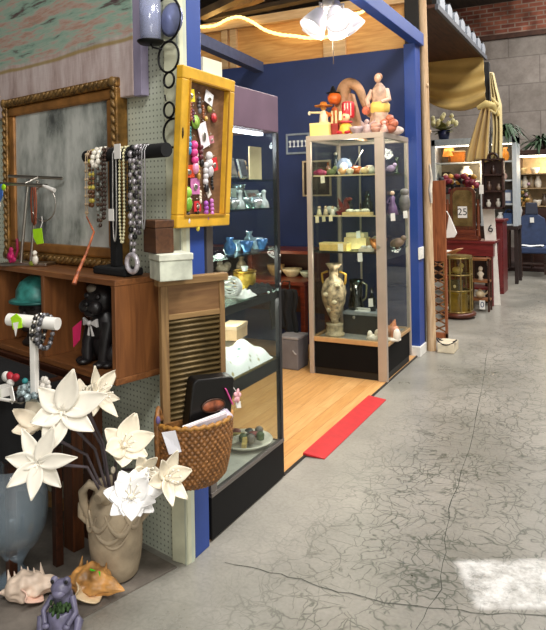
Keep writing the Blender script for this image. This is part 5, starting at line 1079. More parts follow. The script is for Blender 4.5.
# case floor
z = .272
it2('ornate_urn', 'tall ornate cream and gold urn on the floor of the silver case', 'urn', 333, 4.72, z, [('pedestal', MB().lathe([(0, 0), (.075, 0), (.078, .02), (.06, .03), (.068, .05), (.06, .08), (.07, .095), (0, .1)], n=24), M('#b9a584', .5, var=.3, scale=30)), ('body', MB().lathe([(0, .1), (.035, .1), (.028, .12), (.05, .17), (.088, .26), (.098, .34), (.088, .4), (.06, .44), (.036, .46), (.034, .52), (.065, .56), (.055, .56), (0, .5)], n=36, mod=lambda th, z_: 1+.05*math.sin(th*5+z_*26)*math.sin(z_*40)), M('#bfa988', .45, .1, var=.6, scale=26, bump=.3)),
  ('handle', MB().tube([(.05, 0, .5), (.1, 0, .48), (.095, 0, .42), (.085, 0, .4)], .01, 8), M('#c59a3c', .4, .6)), ('handle', MB().tube([(-.05, 0, .5), (-.1, 0, .48), (-.095, 0, .42), (-.085, 0, .4)], .01, 8), M('#c59a3c', .4, .6)), ('gold_flowers', MB().ell((.05, -.07, .4), (.03, .02, .02)).ell((-.03, -.085, .33), (.03, .02, .02)).ell((.03, -.08, .27), (.025, .02, .02)).ell((-.02, -.06, .21), (.02, .02, .02)), M('#d9c7a4', .5, var=.4, scale=50))])
ch = it2('black_chest', 'small black chest with a grey lid on the floor of the silver case', 'chest', 364, 4.93, z, [('body', box_mb(.3, .2, .15), M('#2a2c2c', .5, var=.1)), ('lid', MB().box(-.153, .153, -.103, .103, .1505, .172), M('#8f9496', .4, .2)), ('latch', MB().ell((-.06, -.105, .13), (.012, .006, .014)), SILVER)])
zc = z+.1735
it2('smoked_glass_jug', 'smoked olive glass jug standing on the black chest', 'jug', 355, 4.95, zc, [('body', MB().lathe([(0, 0), (.06, 0), (.065, .03), (.05, .12), (.055, .24), (.05, .24), (.045, .12), (.05, .02), (0, .02)], n=24), GLASS('#8d8a6c', .8, .05, .15)), ('handle', MB().tube([(.05, 0, .22), (.09, 0, .2), (.085, 0, .1), (.055, 0, .07)], .008, 8), M('#6d6a50', .2))])
it2('dark_bottle', 'black bottle with a white tag standing on the black chest', 'bottle', 371, 4.93, zc, [('bottle', MB().lathe([(0, 0), (.028, 0), (.03, .09), (.01, .13), (.011, .18), (0, .18)], n=16), M('#101113', .15)), ('price_tag', pricetag(MB(), 0, -.035, .1, .04), WHITE)])
it2('white_letter', 'folded white letter lying on the lid of the black chest', 'letter', 361, 4.88, zc, [('paper', MB().box(-.06, .06, -.02, .02, 0, .004).obox((0, .018, .014), (.12, .003, .025), (.5, 0, 0)), WHITE)])
it2('white_coral', 'white coral piece at the right front corner of the silver case floor', 'coral', 372, 4.62, z, [('coral', MB().ell((0, 0, .03), (.06, .03, .03)).ell((.03, 0, .06), (.025, .02, .04)).ell((-.03, 0, .055), (.02, .02, .03)), M('#e9ddcb', .6, var=.15, scale=40, bump=.3))])
it2('brown_conch', 'brown and white conch at the right side of the silver case floor', 'seashell', 391, 4.72, z, [('shell', MB().ell((0, 0, .06), (.06, .05, .06)).cyl((0, 0, .1), (.02, 0, .16), .03, .005), M('#b0744e', .4, var=.4, scale=20)), ('lip', MB().ell((.04, -.03, .05), (.03, .03, .05)), M('#eadfce', .4)), ('white_base', MB().ell((.0, -.02, .018), (.07, .05, .018)), M('#e5dccd', .5))])
# ---- on top of the case -------------------------------------------
z = cz
def top(nm, lbl, cat, px, y, parts, rz=0, dz=0): t = item(nm, lbl, cat, (ony(px, 130, y).x, y, z+.001+dz), parts, rz); t.scale = (1.07, 1.07, 1.1); return t
top('yellow_carton', 'pale yellow box at the left corner on top of the silver case', 'box', 321.5, 4.62, [('body', box_mb(.145, .09, .075), M('#f3dc86', .6, var=.05)), ('lid', MB().box(-.0735, .0735, -.046, .046, .0755, .09), M('#f7e39a', .6, var=.04))])
top('red_tin', 'small dark red tin right of the pale yellow box', 'tin', 336, 4.64, [('tin', box_mb(.05, .06, .07), M('#8f1c1a', .5)), ('lid', MB().box(-.027, .027, -.032, .032, .0705, .082), M('#a32623', .5))])
b = MB().lathe([(0, 0), (.05, 0), (.055, .02), (.04, .06), (.022, .085), (0, .09)], n=20)
top('clown_figurine', 'seated clown figurine in a yellow and red ruffled suit on the case top', 'figurine', 346, 4.62, [('suit', b, M('#dcb03a', .6, var=.25, scale=30)), ('ruffle', MB().lathe([(0, .075), (.045, .082), (.042, .092), (0, .095)], n=24, mod=lambda th, z_: 1+.15*math.sin(9*th)), M('#d4474a', .6)), ('head', MB().ell((0, 0, .12), (.03, .028, .032)), M('#e8bd92', .5)), ('hat', MB().cyl((0, 0, .145), (.01, 0, .18), .025, .004), RED), ('shoe', MB().ell((-.03, -.05, .012), (.022, .03, .013)), RED), ('shoe', MB().ell((.03, -.05, .012), (.022, .03, .013)), RED), ('nose', MB().ell((0, -.03, .12), .007), RED)])
# wooden soldier on the yellow box
yc = ony(321.5, 130, 4.62).x; z += .0095
item('scarecrow_figurine', 'orange straw hatted scarecrow with outstretched arms on the pale yellow box', 'figurine', (yc+.02, 4.62, z+.0925), [('tunic', MB().lathe([(0, 0), (.036, 0), (.03, .06), (.02, .09), (0, .1)], n=16), M('#efe3c4', .6)), ('head', MB().ell((0, 0, .115), (.022, .02, .022)), M('#d99a4a', .5)), ('hat', MB().lathe([(0, .125), (.07, .126), (.072, .132), (.03, .135), (.022, .16), (0, .165)], n=20), M('#c97723', .7, var=.25, scale=40)), ('arm', MB().cyl((-.02, 0, .08), (-.11, -.01, .085), .009, .008), M('#efd9a6', .6)), ('arm', MB().cyl((.02, 0, .08), (.07, -.02, .05), .01, .008), ORANGE), ('hand', MB().ell((-.115, -.01, .08), (.012, .008, .016)), M('#f1ead0', .6))])
z = cz
top('pumpkin_head_puppet', 'pumpkin headed puppet with a black hat and orange skirt behind the clown', 'figurine', 335, 4.75, [('robe', MB().lathe([(0, 0), (.05, 0), (.04, .1), (.025, .2), (0, .22)], n=18), M('#b5541c', .6, var=.3, scale=30)), ('pumpkin_head', MB().lathe([(0, .235), (.03, .235), (.048, .26), (.05, .285), (.032, .31), (0, .315)], n=28, mod=lambda th, z_: 1+.07*math.cos(8*th)), M('#d8661f', .45)), ('hat', MB().lathe([(0, .312), (.05, .31), (.05, .316), (.025, .32), (.01, .36), (0, .365)], (-.01, 0, 0), 18), BLACK), ('arm', MB().tube([(-.03, 0, .17), (-.06, -.02, .14), (-.05, -.03, .1)], .012, 8), ORANGE), ('legs', MB().tube([(.02, -.03, .18), (.03, -.05, .12), (.03, -.05, .06)], .009, 8).tube([(-.01, -.03, .18), (-.0, -.05, .12), (-.01, -.05, .06)], .009, 8), M('#efd9a2', .6))])
top('striped_drum_toy', 'red and white striped toy drum on a dark stem above the clown', 'toy', 348.5, 4.72, [('stem', MB().lathe([(0, 0), (.035, 0), (.035, .006), (.008, .015), (.008, .13), (0, .13)], n=14), M('#4a1716', .5)), ('drum', MB().lathe([(0, .125), (.04, .125), (.046, .14), (.046, .22), (.04, .235), (0, .235)], n=24), M('#c4202e', .5, var=.08)), ('white_stripe', MB().box(-.012, -.003, -.048, -.044, .135, .225).box(.008, .017, -.048, -.044, .135, .225).box(.03, .036, -.037, -.033, .135, .225), M('#efc7b8', .6))])
top('white_candle_figurine', 'small ivory candle on a gold stick between the puppet and the drum', 'candle', 340.5, 4.6, [('stick', MB().lathe([(0, 0), (.02, 0), (.006, .01), (.006, .09), (.016, .1), (0, .1)], n=12), M('#a8803a', .4, .5)), ('candle', MB().cyl((0, 0, .1), (0, 0, .16), .012, .011), M('#f0dfb0', .5))])
AR = M('#a87f5c', .6, var=.3, scale=16, bump=.2)
top('driftwood_arch', 'large tan draped driftwood arch rising behind the drum on the case top', 'sculpture', 352, 4.86, [('arch', MB().tube(smooth([(-.05, 0, 0), (-.07, 0, .12), (-.075, 0, .25), (-.05, 0, .36), (.0, 0, .385), (.06, 0, .34), (.1, 0, .24), (.13, 0, .16), (.165, 0, .135)]), lerpr([.035, .05, .058, .05, .04, .034, .028, .02, .01]), 14), AR), ('drape', MB().grid(lambda u, v: Vector((-.07+.2*u*(.55+.45*v), -.03-.02*math.sin(u*9), .34-.34*v-.04*u)), 16, 14), M('#a98468', .7, var=.25, scale=12)), ('base', MB().ell((.03, 0, .012), (.11, .05, .013)), AR)])
lad = M('#b3927c', .5, var=.3, scale=22)
top('tall_lady_statue', 'tall robed lady statue in pink and cream with a yellow sash on the case top', 'statue', 380, 4.8, [('robe', MB().lathe([(0, 0), (.085, 0), (.08, .05), (.062, .13), (.05, .2), (.056, .26), (.06, .3), (.03, .345), (.018, .36), (0, .365)], n=28, mod=lambda th, z_: 1+.06*math.sin(7*th+z_*14)), lad), ('head', MB().ell((-.01, 0, .395), (.026, .026, .032)).ell((-.012, -.026, .392), (.006, .007, .009)), M('#d8b094', .5)), ('hair', MB().ell((-.006, .01, .405), (.028, .025, .028)), M('#b0805e', .6)), ('sash', MB().lathe([(.056, .15), (.068, .16), (.07, .21), (.058, .225)], n=24, mod=lambda th, z_: 1+.05*math.sin(5*th)), M('#dcb95c', .6)), ('arm', MB().tube([(-.05, 0, .31), (-.085, -.02, .24), (-.06, -.06, .2)], [.022, .02, .014], 8), M('#d9b29c', .5)), ('arm', MB().tube([(.05, 0, .31), (.075, -.02, .24), (.03, -.06, .22)], [.022, .02, .014], 8), M('#d9b29c', .5)), ('rose_bouquet', MB().ell((-.085, -.05, .17), (.03, .03, .03)), M('#c8674a', .6, var=.3, scale=50))])
for i, (px, y, lbl, cat, nm, c, mb) in enumerate([
   (357, 4.6, 'low grey crystal dish in front of the driftwood arch', 'dish', 'crystal_dish', '#a8969a', bowl_mb(.05, .045)),
   (367, 4.6, 'lilac and grey angel figurine in front of the arch and statue', 'figurine', 'angel_figurine', '#b39a98', MB().lathe([(0, 0), (.034, 0), (.02, .05), (0, .065)], n=16).ell((0, 0, .075), .016).prism([(0, .01, .05), (.05, .02, .09), (.045, .02, .04)], (0, .006, 0)).prism([(0, .01, .05), (-.05, .02, .09), (-.045, .02, .04)], (0, .006, 0))),
   (376, 4.62, 'rose and beige flower basket in front of the tall lady statue', 'figurine', 'flower_basket', '#b98a78', bowl_mb(.04, .035).ell((0, 0, .045), (.036, .036, .025))),
   (389, 4.7, 'terracotta and cream rose spray at the right rear corner of the case top', 'ornament', 'rose_spray', '#b0644a', MB().ell((0, 0, .03), (.05, .04, .03)).ell((-.03, 0, .065), .03).ell((.03, 0, .06), .032).ell((0, .02, .095), .028)),
   (396, 4.9, 'white swan ornament at the right edge of the case top', 'ornament', 'swan_ornament', '#e0c9bd', MB().ell((0, 0, .03), (.055, .035, .03)).tube([(-.04, 0, .04), (-.065, 0, .075), (-.05, 0, .11), (-.065, 0, .115)], [.014, .01, .009, .006], 8)),
   (384, 4.62, 'pink ribboned figurine at the front right corner of the case top', 'figurine', 'ribbon_figurine', '#cfa79a', MB().lathe([(0, 0), (.03, 0), (.018, .035), (.01, .05), (0, .055)], n=14).ell((0, 0, .062), .014))]):
    one(nm, lbl, cat, (ony(px, 130, y).x, y, z+.001), mb, M(c, .45, var=.3, scale=36)).scale = (1.15, 1.15, 1.15)

# ================================================================== LAMP AND ROPE LIGHT
lp = atd(331, 22, 4.1)
lm = thing('ceiling_light', 'multi shade glass ceiling light glowing above the booth', 'ceiling light', (lp.x, lp.y, lp.z), 0)
SHADE = M('#d8d4dc', .35, var=.12, scale=6, emit=.35)
MB().cyl((0, 0, .14), (0, 0, 5.6-lp.z), .014).build('rod', M('#8c8784', .4, .5), lm); MB().lathe([(0, .06), (.05, .06), (.07, .09), (.05, .14), (0, .15)], n=20).build('hub', M('#c9c4c4', .4, .4), lm)
for k in range(5):
    a = 2*PI*k/5+.35; d = Vector((math.cos(a), math.sin(a), 0)); c0 = d*.05+Vector((0, 0, .09)); ax = (d*.75+Vector((0, 0, -1))).normalized()
    MB().tube([d*.03+Vector((0, 0, .1)), d*.08+Vector((0, 0, .11)), c0+ax*.04], .009, 8).build('arm', M('#c9c4c4', .4, .4), lm)
    b = MB(); b.T = Matrix.Translation(c0) @ ax.to_track_quat('Z', 'Y').to_matrix().to_4x4(); b.lathe([(.024, .03), (.04, .045), (.052, .08), (.066, .13), (.075, .175), (.07, .175), (.058, .12), (.044, .075), (.02, .04)], n=24); b.build('glass_shade', SHADE, lm)
    MB().ell(c0+ax*.1, (.028, .028, .032), (0, 0, 0), 14, 9).build('bulb', M('#fff3dc', .5, var=.01, emit=(30 if k in (0, 3, 4) else 12)), lm)
MB().tube([(.02, -.02, .07), (.02, -.02, -.27)], .003, 6).build('pull_chain', M('#4b4038', .5, .4), lm)
RL = [(200, 27), (215, 25.5), (228, 19), (240, 17), (252, 22), (265, 30), (280, 34.5), (295, 36), (310, 38), (330, 36), (346, 24), (352, 15), (362, 12), (372, 4), (380, -6)]
pts = [ony(x, y, 5.575) for x, y in RL]; fine = []
for i in range(len(pts)-1):
    p0, p1, p2, p3 = pts[max(i-1, 0)], pts[i], pts[i+1], pts[min(i+2, len(pts)-1)]
    for s in range(6):
        t = s/6; fine.append(.5*((2*p1)+(p2-p0)*t+(2*p0-5*p1+4*p2-p3)*t*t+(3*p1-p0-3*p2+p3)*t**3))
o = MB().tube(fine, [.013 if i % 2 else .017 for i in range(len(fine))], 8).build('rope_light', M('#ffdf8a', .5, var=.02, emit=2.6), None); tag(o, 'glowing warm rope light strung along the plywood wall', 'string light')
# dark clutter stored above the plywood wall
for i, (p0, p1, r, c) in enumerate([((200, 16), (250, -8), .05, '#5b4a33'), ((205, 20), (330, -6), .03, '#2d241a'), ((225, 10), (262, -4), .06, '#8a6f4c')]):
    a, b_ = ony(p0[0], p0[1], 6.1+.3*i), ony(p1[0], p1[1], 6.1+.3*i)
    o = MB().bar(a, b_, .12, r*1.6).build('storage_beam', M(c, .7, var=.3, scale=6), None); tag(o, ['weathered plank stored above the plywood wall, at the far left', 'long dark pipe stored above the plywood wall', 'short tan plank stored above the plywood wall'][i], 'plank')
# ================================================================== LOG POLE, NEXT BOOTH, FAR SHOP
lg = onz(433, 352)
b = MB()
pz = 3.1
b.tube([(0.0, 0, 0), (-.002, 0, .5), (-.01, 0, 1.0), (-.012, 0, 1.6), (-.02, 0, 2.2), (-.03, 0, pz)], [.041, .039, .038, .036, .036, .036], 16)
for zz, a in ((.7, 1.), (1.25, 2.6), (1.9, .2), (.35, -1.), (2.3, -.8)): b.ell((-.012+.032*math.cos(a), .032*math.sin(a), zz), (.012, .012, .018), (0, 0, 0), 8, 6)
lpole = onz(432, 349)
pole = thing('log_pole', 'peeled natural log pole beside the far blue booth post', 'pole', (-1.385, 5.645, 0), 0)
b.build('trunk', WOOD('#a5805a', '#d9bd98', .65, 4, 'Z', .3), pole)
MB().tube([(.02, -.03, 1.62), (.03, -.02, 1.5), (.022, -.035, 1.4), (.028, -.03, 1.28)], [.006, .012, .016, .01], 7).build('bark_strip', M('#d8cdb8', .8, var=.15), pole, label='pale peeling bark strip')
bs = thing('power_box', 'cream cable box with a black cord on the floor beside the log pole', 'cable box', (-1.31, 5.68, 0), 0)
MB().box(-.012, .13, -.1, .1, .0, .085).build('box', M('#d9cbb0', .6), bs, .008)
MB().tube([(.06+.085*math.cos(a), -.05+.05*math.sin(a), .092+.02*math.cos(a*2)) for a in [2*PI*k/30 for k in range(30)]], .006, 6, True).build('cord', BLACK, bs)
# canopy roof
RX, RY0, RY1, RZ = -1.30, 5.75, 8.36, 3.0
rf = thing('booth_canopy', 'dark wooden booth canopy with grey scalloped edging above the gold curtain', 'canopy', (RX, 8.3, 0), 0)
def rl(x0, x1, y0, y1, z0, z1): return MB().box(x0-RX, x1-RX, y0-8.3, y1-8.3, z0, z1)
rl(-3.8, RX-.03, RY0, RY1, RZ-.0, RZ+.03).build('roof_panel', WOOD('#331c12', '#5a3421', .7, 3, 'Y'), rf)
rl(RX-.03, RX, RY0, RY1, RZ-.02, RZ+.03).build('fascia', M('#4a4c54', .6, var=.15), rf, .003)
ns_ = 8
for k in range(ns_):
    y0 = RY0+.05+k*(RY1-RY0-.1)/ns_; st = (RY1-RY0-.1)/ns_
    b = MB(); poly = [(0, y0+.02, RZ+.031), (0, y0+st*.72, RZ+.031), (0, y0+st*.72, RZ+.08)]+[(0, y0+.02+(st*.7)*(.5+.5*math.cos(a)), RZ+.08+.06*math.sin(a)) for a in [PI*j/8 for j in range(1, 8)]]+[(0, y0+.02, RZ+.08)]
    b.prism([(x-.03, y-8.3, z) for x, y, z in poly], (.03, 0, 0)); b.build('scallop', M('#8c929c', .5, var=.12), rf)
    MB().box(-.12, -.03, y0+st*.74-8.3, y0+st*.98-8.3, RZ+.031, RZ+.19).build('dark_block', M('#191614', .7), rf)
MB().box(-.055, .035, -.05, .05, 0, RZ-.06).build('post', M('#1c1c20', .5), rf, .003)
MB().box(-2.4, -2.3, -.05, .05, 0, RZ-.02).build('post', M('#1c1c20', .5), rf, .003)
MB().box(-2.3, -.05, -.02, .02, 2.92, 2.96).build('curtain_rail', M('#1c1c20', .5), rf)
# curtain
CUR = M('#b99a55', .65, var=.14, scale=3, sheen=.3)
cy = 8.2
def P2(px, py, y=8.2): return ony(px, py, y)
ct = thing('gold_curtain', 'gold fabric swag curtain tied to the black canopy post', 'curtain', P2(487, 104), 0); co = ct.location
TOPE = [P2(418, 54), P2(440, 53), P2(462, 52), P2(483, 51)]
BOTE = [P2(418, 94), P2(438, 107), P2(462, 111), P2(486, 103)]
def bez(ps, t):
    n = len(ps)-1; i = min(int(t*n), n-1); f = t*n-i
    p0, p1, p2, p3 = ps[max(i-1, 0)], ps[i], ps[i+1], ps[min(i+2, n)]
    return .5*((2*p1)+(p2-p0)*f+(2*p0-5*p1+4*p2-p3)*f*f+(3*p1-p0-3*p2+p3)*f**3)
def swag(u, v):
    p = bez(TOPE, u).lerp(bez(BOTE, u), v); am = .05*(.3+v)*(1-.3*u)
    return p-co+Vector((0, -am*math.sin(PI*(v*6+u*2.2*(v-.2)))*(.25+.75*v)-.06*v*math.sin(PI*u), 0))
MB().grid(swag, 40, 60).build('swag', CUR, ct, solid=.006)
TL = [(487, 106, 4), (484, 120, 6.5), (481, 136, 8.5), (478.5, 150, 10.5), (477, 161, 11.5)]
def tail(pxs, ph, yy):
    def f(u, v):
        n = len(pxs)-1; i = min(int(v*n), n-1); q = v*n-i; a, b2 = pxs[i], pxs[i+1]
        x = a[0]+(b2[0]-a[0])*q; y = a[1]+(b2[1]-a[1])*q; w = a[2]+(b2[2]-a[2])*q
        p = ony(x+(u-.5)*2*w, y+1.5*math.sin(u*9)*v, yy)
        return p-co+Vector((0, -.05*math.sin(u*PI*5+ph)-.02, 0))
    return MB().grid(f, 30, 24)
tail(TL, 0, 8.12).build('tail', M('#c7a868', .65, var=.12, scale=3, sheen=.3), ct, solid=.006)
tail([(492, 73, 1.5), (494, 88, 3), (497, 105, 4.5), (498, 130, 4), (497, 160, 5)], 1, 8.16).build('tail', M('#d8c692', .65, var=.1, scale=3), ct, solid=.006, label='pale outer tail')
MB().tube([P2(478, 108, 8.08)-co, P2(486, 104, 8.05)-co, P2(494, 106, 8.08)-co, P2(499, 116, 8.1)-co], [.03, .05, .045, .02], 10).build('knot', M('#d2bb78', .65, var=.15, scale=8), ct)
MB().tube([P2(492, 98, 8.1)-co, P2(499, 106, 8.06)-co, P2(496, 114, 8.06)-co, P2(488, 108, 8.08)-co], .018, 8).build('bow_loop', M('#d8c68c', .65, var=.1), ct)

# brown carved screen beside the pole
sc_ = thing('carved_screen', 'tall brown wooden screen with a carved lattice lower half beyond the log pole', 'folding screen', (-1.5, 6.15, 0), 0)
BR = WOOD('#6e3a1d', '#a5623a', .5, 4, 'Z')
s0, s1 = ony(429, 250, 6.15).x, ony(446.5, 250, 6.15).x; a = s0+1.5; e = s1+1.5
MB().box(a, e-.0, -.015, .015, .72, 1.48).build('upper_panel', BR, sc_, .004)
for x in (a, e-.02): MB().box(x, x+.02, -.02, .02, 0, .72).build('stile', BR, sc_, .002)
b = MB()
for k in range(9):
    zz = .06+k*.075; b.bar((a+.02, 0, zz), (e-.02, 0, zz+.06), .012, .014); b.bar((a+.02, 0, zz+.06), (e-.02, 0, zz), .012, .014)
b.build('lattice', WOOD('#5a3018', '#9a6a3c', .5, 5, 'Z'), sc_); MB().box(a, e, -.02, .02, .0, .05).build('bottom_rail', BR, sc_, .002)
# white pennant shape hanging on the screen side
p = ony(449, 228, 6.4)
pw = thing('white_cloth_cone', 'white folded cloth hanging in a point beside the brown screen', 'cloth', (p.x, 6.4, p.z), 0)
MB().prism([(0, 0, .13), (.02, 0, .09), (.075, 0, -.05), (.05, 0, -.09), (-.04, 0, -.1), (-.02, 0, .0)], (0, .02, 0)).build('cloth', WHITE, pw, .004); MB().tube([(0, .01, .12), (-.02, .01, .16), (-.07, .0, .17)], .005, 6).build('hanging_loop', WHITE, pw)
# red dressing table with mirror
t0, t1 = ony(441, 260, 8.0).x, ony(495, 260, 8.0).x
dr = thing('dressing_table', 'dark red wooden side table carrying the arched mirror', 'table', (0, 8.0, 0), 0)
zt = ony(468, 241, 8.0).z; za = ony(468, 256, 8.0).z
MAR = WOOD('#4a0f14', '#7a2424', .35, 4, 'X')
MB().box(t0, t1, 0, .45, zt-.03, zt).build('table_top', MAR, dr, .004); MB().box(t0+.02, t1-.02, .015, .43, za, zt-.03).build('apron', MAR, dr, .003)
for x in (t0+.03, t1-.08):
    for y in (.03, .37): MB().box(x, x+.05, y, y+.05, 0, za).build('leg', MAR, dr, .003)
MB().box(t0+.05, t1-.05, .1, .4, .18, .2).build('lower_shelf', MAR, dr)
m0, m1 = ony(449, 230, 8.05), ony(474, 187, 8.05); mw = (m1.x-m0.x)/2
am = thing('arched_mirror', 'arched dressing mirror in a brown wooden frame on the red table', 'mirror', ((m0.x+m1.x)/2, 8.12, zt+.0005), 0); mh = m1.z-zt
def archpoly(w, h, r, z0): return [(-w, 0, z0), (w, 0, z0)]+[(w-r+r*math.cos(a), 0, h-r+r*math.sin(a)) for a in [PI/2*k/8 for k in range(9)]]+[(-w+r+r*math.cos(a), 0, h-r+r*math.sin(a)) for a in [PI/2+PI/2*k/8 for k in range(9)]]
MB().prism(archpoly(mw, mh, mw*.55, .13), (0, .03, 0)).build('frame', WOOD('#3c1c10', '#6b3a20', .4, 5, 'Z'), am, .004)
MB().prism([(x, y-.004, z) for x, y, z in archpoly(mw-.035, mh-.035, mw*.45, .17)], (0, .004, 0)).build('mirror_glass', M('#9aa089', .12, .9, var=.35, scale=8), am)
MB().box(-mw*1.25, mw*1.25, -.07, .14, 0, .05).build('drawer_base', WOOD('#4a1a10', '#7c3a22', .4, 5, 'X'), am, .006); MB().box(-mw*1.05, mw*1.05, -.05, .12, .05, .13).build('drawer', WOOD('#4a1a10', '#7c3a22', .4, 5, 'X'), am, .006)
for s in (-1, 1): MB().cyl((s*(mw+.03), .015, .05), (s*(mw+.03), .015, .5), .02, .015).build('mirror_post', WOOD('#5a2a16', '#8b4a2a', .4, 5, 'Z'), am)
MB().box(-.055, .055, -.012, -.006, mh*.42, mh*.42+.14).build('white_card', M('#ece9e4', .7, var=.03), am, label='white card with dark figures on the mirror')
text_mesh('25', .12, 'card_figures', M('#161616', .6), am, (0, -.0125, mh*.42+.07), (PI/2, 0, 0))
# brass octagonal cabinet
lcen = onz(464, 316); lt = thing('brass_curio_cabinet', 'octagonal brass and glass curio cabinet on a round wooden base in the aisle', 'curio cabinet', (-1.47, 7.22, 0), PI/8)
lz1 = ony(464, 256, 7.1).z
MB().lathe([(0, .0), (.13, 0), (.185, .03), (.185, .055), (.17, .065), (0, .065)], n=32).build('wooden_base', WOOD('#3c1a10', '#6b3420', .4, 5, 'X'), lt)
oc = lambda r, z: [Vector((r*math.cos(PI/4*k), r*math.sin(PI/4*k), z)) for k in range(8)]
for k, (p0, p1) in enumerate(zip(oc(.15, .066), oc(.15, lz1-.03))): MB().tube([p0, p1], .009, 6).build('brass_upright', BRASS, lt)
for zz in (.072, .3, .47, lz1-.03): MB().tube(oc(.15, zz), .009, 6, True).build('brass_ring', BRASS, lt)
for zz in (.3, .47): MB().prism(oc(.145, zz-.003), (0, 0, .006)).build('glass_shelf', GLSH, lt)
MB().prism(oc(.145, .066), (0, 0, .006)).build('mirrored_floor', M('#b29a4a', .25, .8, var=.2), lt)
MB().lathe([(.145, .07), (.145, lz1-.035)], n=8).build('glass_panel', GLASS('#e6dfbf', .8, .04, .03), lt); MB().prism(oc(.155, lz1-.03), (0, 0, .025)).build('brass_lid', BRASS, lt)
lo = lt.location
item('glass_bird', 'yellow glass bird on the top level of the brass curio cabinet', 'figurine', lo+Vector((0, -.02, .4745)), [('body', MB().ell((0, 0, .04), (.06, .04, .04)).ell((.04, 0, .09), .03), M('#d8c98d', .25, var=.2)), ('base', MB().lathe([(0, 0), (.03, 0), (.03, .01), (0, .01)], n=14), BRASS)])
item('grey_music_box', 'grey box with a round tag on the middle level of the brass curio cabinet', 'box', lo+Vector((-.02, -.03, .3045)), [('body', box_mb(.14, .1, .1), M('#5d5c56', .4)), ('tag', MB().ell((.0, -.053, .04), (.016, .004, .018)), WHITE)])
item('gold_box', 'yellow gold box in the bottom of the brass curio cabinet', 'box', lo+Vector((.0, .0, .073)), [('body', box_mb(.17, .14, .19), M('#a08a3c', .4, .2, var=.15)), ('lid', MB().box(-.087, .087, -.072, .072, .1905, .205), M('#c9ad46', .35, .3))])
p = ony(454, 312, 7.02); MB_t = thing('white_ticket', 'white oval ticket hanging on the front of the brass curio cabinet', 'price tag', (-1.565, 7.055, .12), 0); MB().ell((0, 0, 0), (.022, .004, .035)).build('ticket', WHITE, MB_t); MB().tube([(0, 0, .03), (.01, .01, .07)], .002, 5).build('string', WHITE, MB_t)
p = onx(453, 262, -1.6)
item('open_fan', 'open tan fan and white cup lying on top of the brass curio cabinet', 'fan', lo+Vector((0, 0, lz1-.004)), [('fan', MB().prism([(-.14, -.06, .01), (.02, -.09, .07), (.07, -.05, .075), (-.02, -.03, .02)], (0, .01, .01)), M('#b57f58', .6, var=.2)), ('cup', MB().lathe([(0, 0), (.03, 0), (.042, .05), (.038, .05), (0, .01)], (-.1, -.02, 0), 16), WHITE)])
# small shelf stand behind
s0 = ony(478, 300, 7.75)
ss = thing('glass_shelf_stand', 'small dark shelf stand with figurines and a white number tag behind the brass cabinet', 'shelf', (ony(481, 300, 7.72).x, 7.72, 0), 0)
for x in (-.11, .09):
    for y in (-.08, .08): MB().box(x, x+.02, y-.01, y+.01, 0, .6).build('upright', DWOOD, ss)
for zz in (.12, .33, .58): MB().box(-.11, .11, -.09, .09, zz, zz+.02).build('shelf', MWOOD, ss)
tg_ = MB().box(.0, .06, -.1, -.095, .03, .13).build('number_tag', WHITE, ss, label='white number tag'); text_mesh('0', .09, 'tag_figure', M('#2d3a6a', .6), ss, (.03, -.1005, .08), (PI/2, 0, 0))
item('white_bust_figurine', 'white bust figurine on the upper shelf of the small dark stand', 'figurine', ss.location+Vector((0, 0, .351)), [('bust', MB().lathe([(0, 0), (.035, 0), (.02, .03), (.04, .07), (.015, .1), (0, .105)], n=16).ell((0, 0, .125), (.025, .025, .03)), M('#d5c6ae', .5))])
item('cream_teapot', 'cream teapot on the lower shelf of the small dark stand', 'teapot', ss.location+Vector((-.01, 0, .141)), [('body', MB().ell((0, 0, .045), (.05, .05, .045)), M('#cbb793', .4)), ('spout', MB().tube([(.04, 0, .04), (.075, 0, .06), (.085, 0, .085)], [.012, .009, .006], 8), M('#cbb793', .4)), ('lid', MB().ell((0, 0, .092), (.022, .022, .012)), M('#a98f68', .4))])
# white tapered board
wb0 = [ony(482, 206, 8.16), ony(494, 206, 8.16), ony(501, 297, 8.16), ony(491, 299, 8.16)]
c0 = wb0[3]
wt = thing('leaning_sign', 'white tapered panel with a dark mark leaning on the black canopy post', 'panel', (c0.x, 8.14, 0.001), 0)
MB().prism([(wb0[0].x-c0.x, .03, wb0[0].z), (wb0[1].x-c0.x, .03, wb0[1].z), (wb0[2].x-c0.x, -.03, .0), (0, -.03, 0)], (0, .012, 0)).build('board', M('#e6e0d6', .6, var=.06), wt)
p = ony(490, 229, 8.1); text_mesh('6', .13, 'board_mark', M('#20262e', .6), wt, (p.x-c0.x, .012-.018, p.z), (PI/2, 0, 0))
# dark hanging curio shelf on post
h0, h1 = ony(482, 209, 8.0), ony(503, 158, 8.0)
hs = thing('hanging_wall_shelf', 'dark wooden hanging curio shelf with paper tags on the black canopy post', 'wall shelf', ((h0.x+h1.x)/2, 8.02, h0.z), 0); hw_, hh_ = (h1.x-h0.x)/2, h1.z-h0.z
HD = WOOD('#1d0c09', '#3b1b14', .4, 5, 'Z')
for x in (-hw_, hw_-.02): MB().box(x, x+.02, 0, .12, 0, hh_).build('side_panel', HD, hs, .002)
for zz in (0, hh_*.33, hh_*.66, hh_-.02): MB().box(-hw_, hw_, 0, .12, zz, zz+.02).build('shelf', HD, hs, .002)
MB().box(-hw_, hw_, .11, .118, 0, hh_).build('back_panel', HD, hs); MB().tube(arc((0, .05, hh_), hw_*.5, 0, PI, 10), .015, 6).build('crest', HD, hs)
MB().box(-hw_-.03, -hw_+.02, -.01, -.005, hh_*.3, hh_*.48).build('paper_tag', WHITE, hs)
hl = hs.location
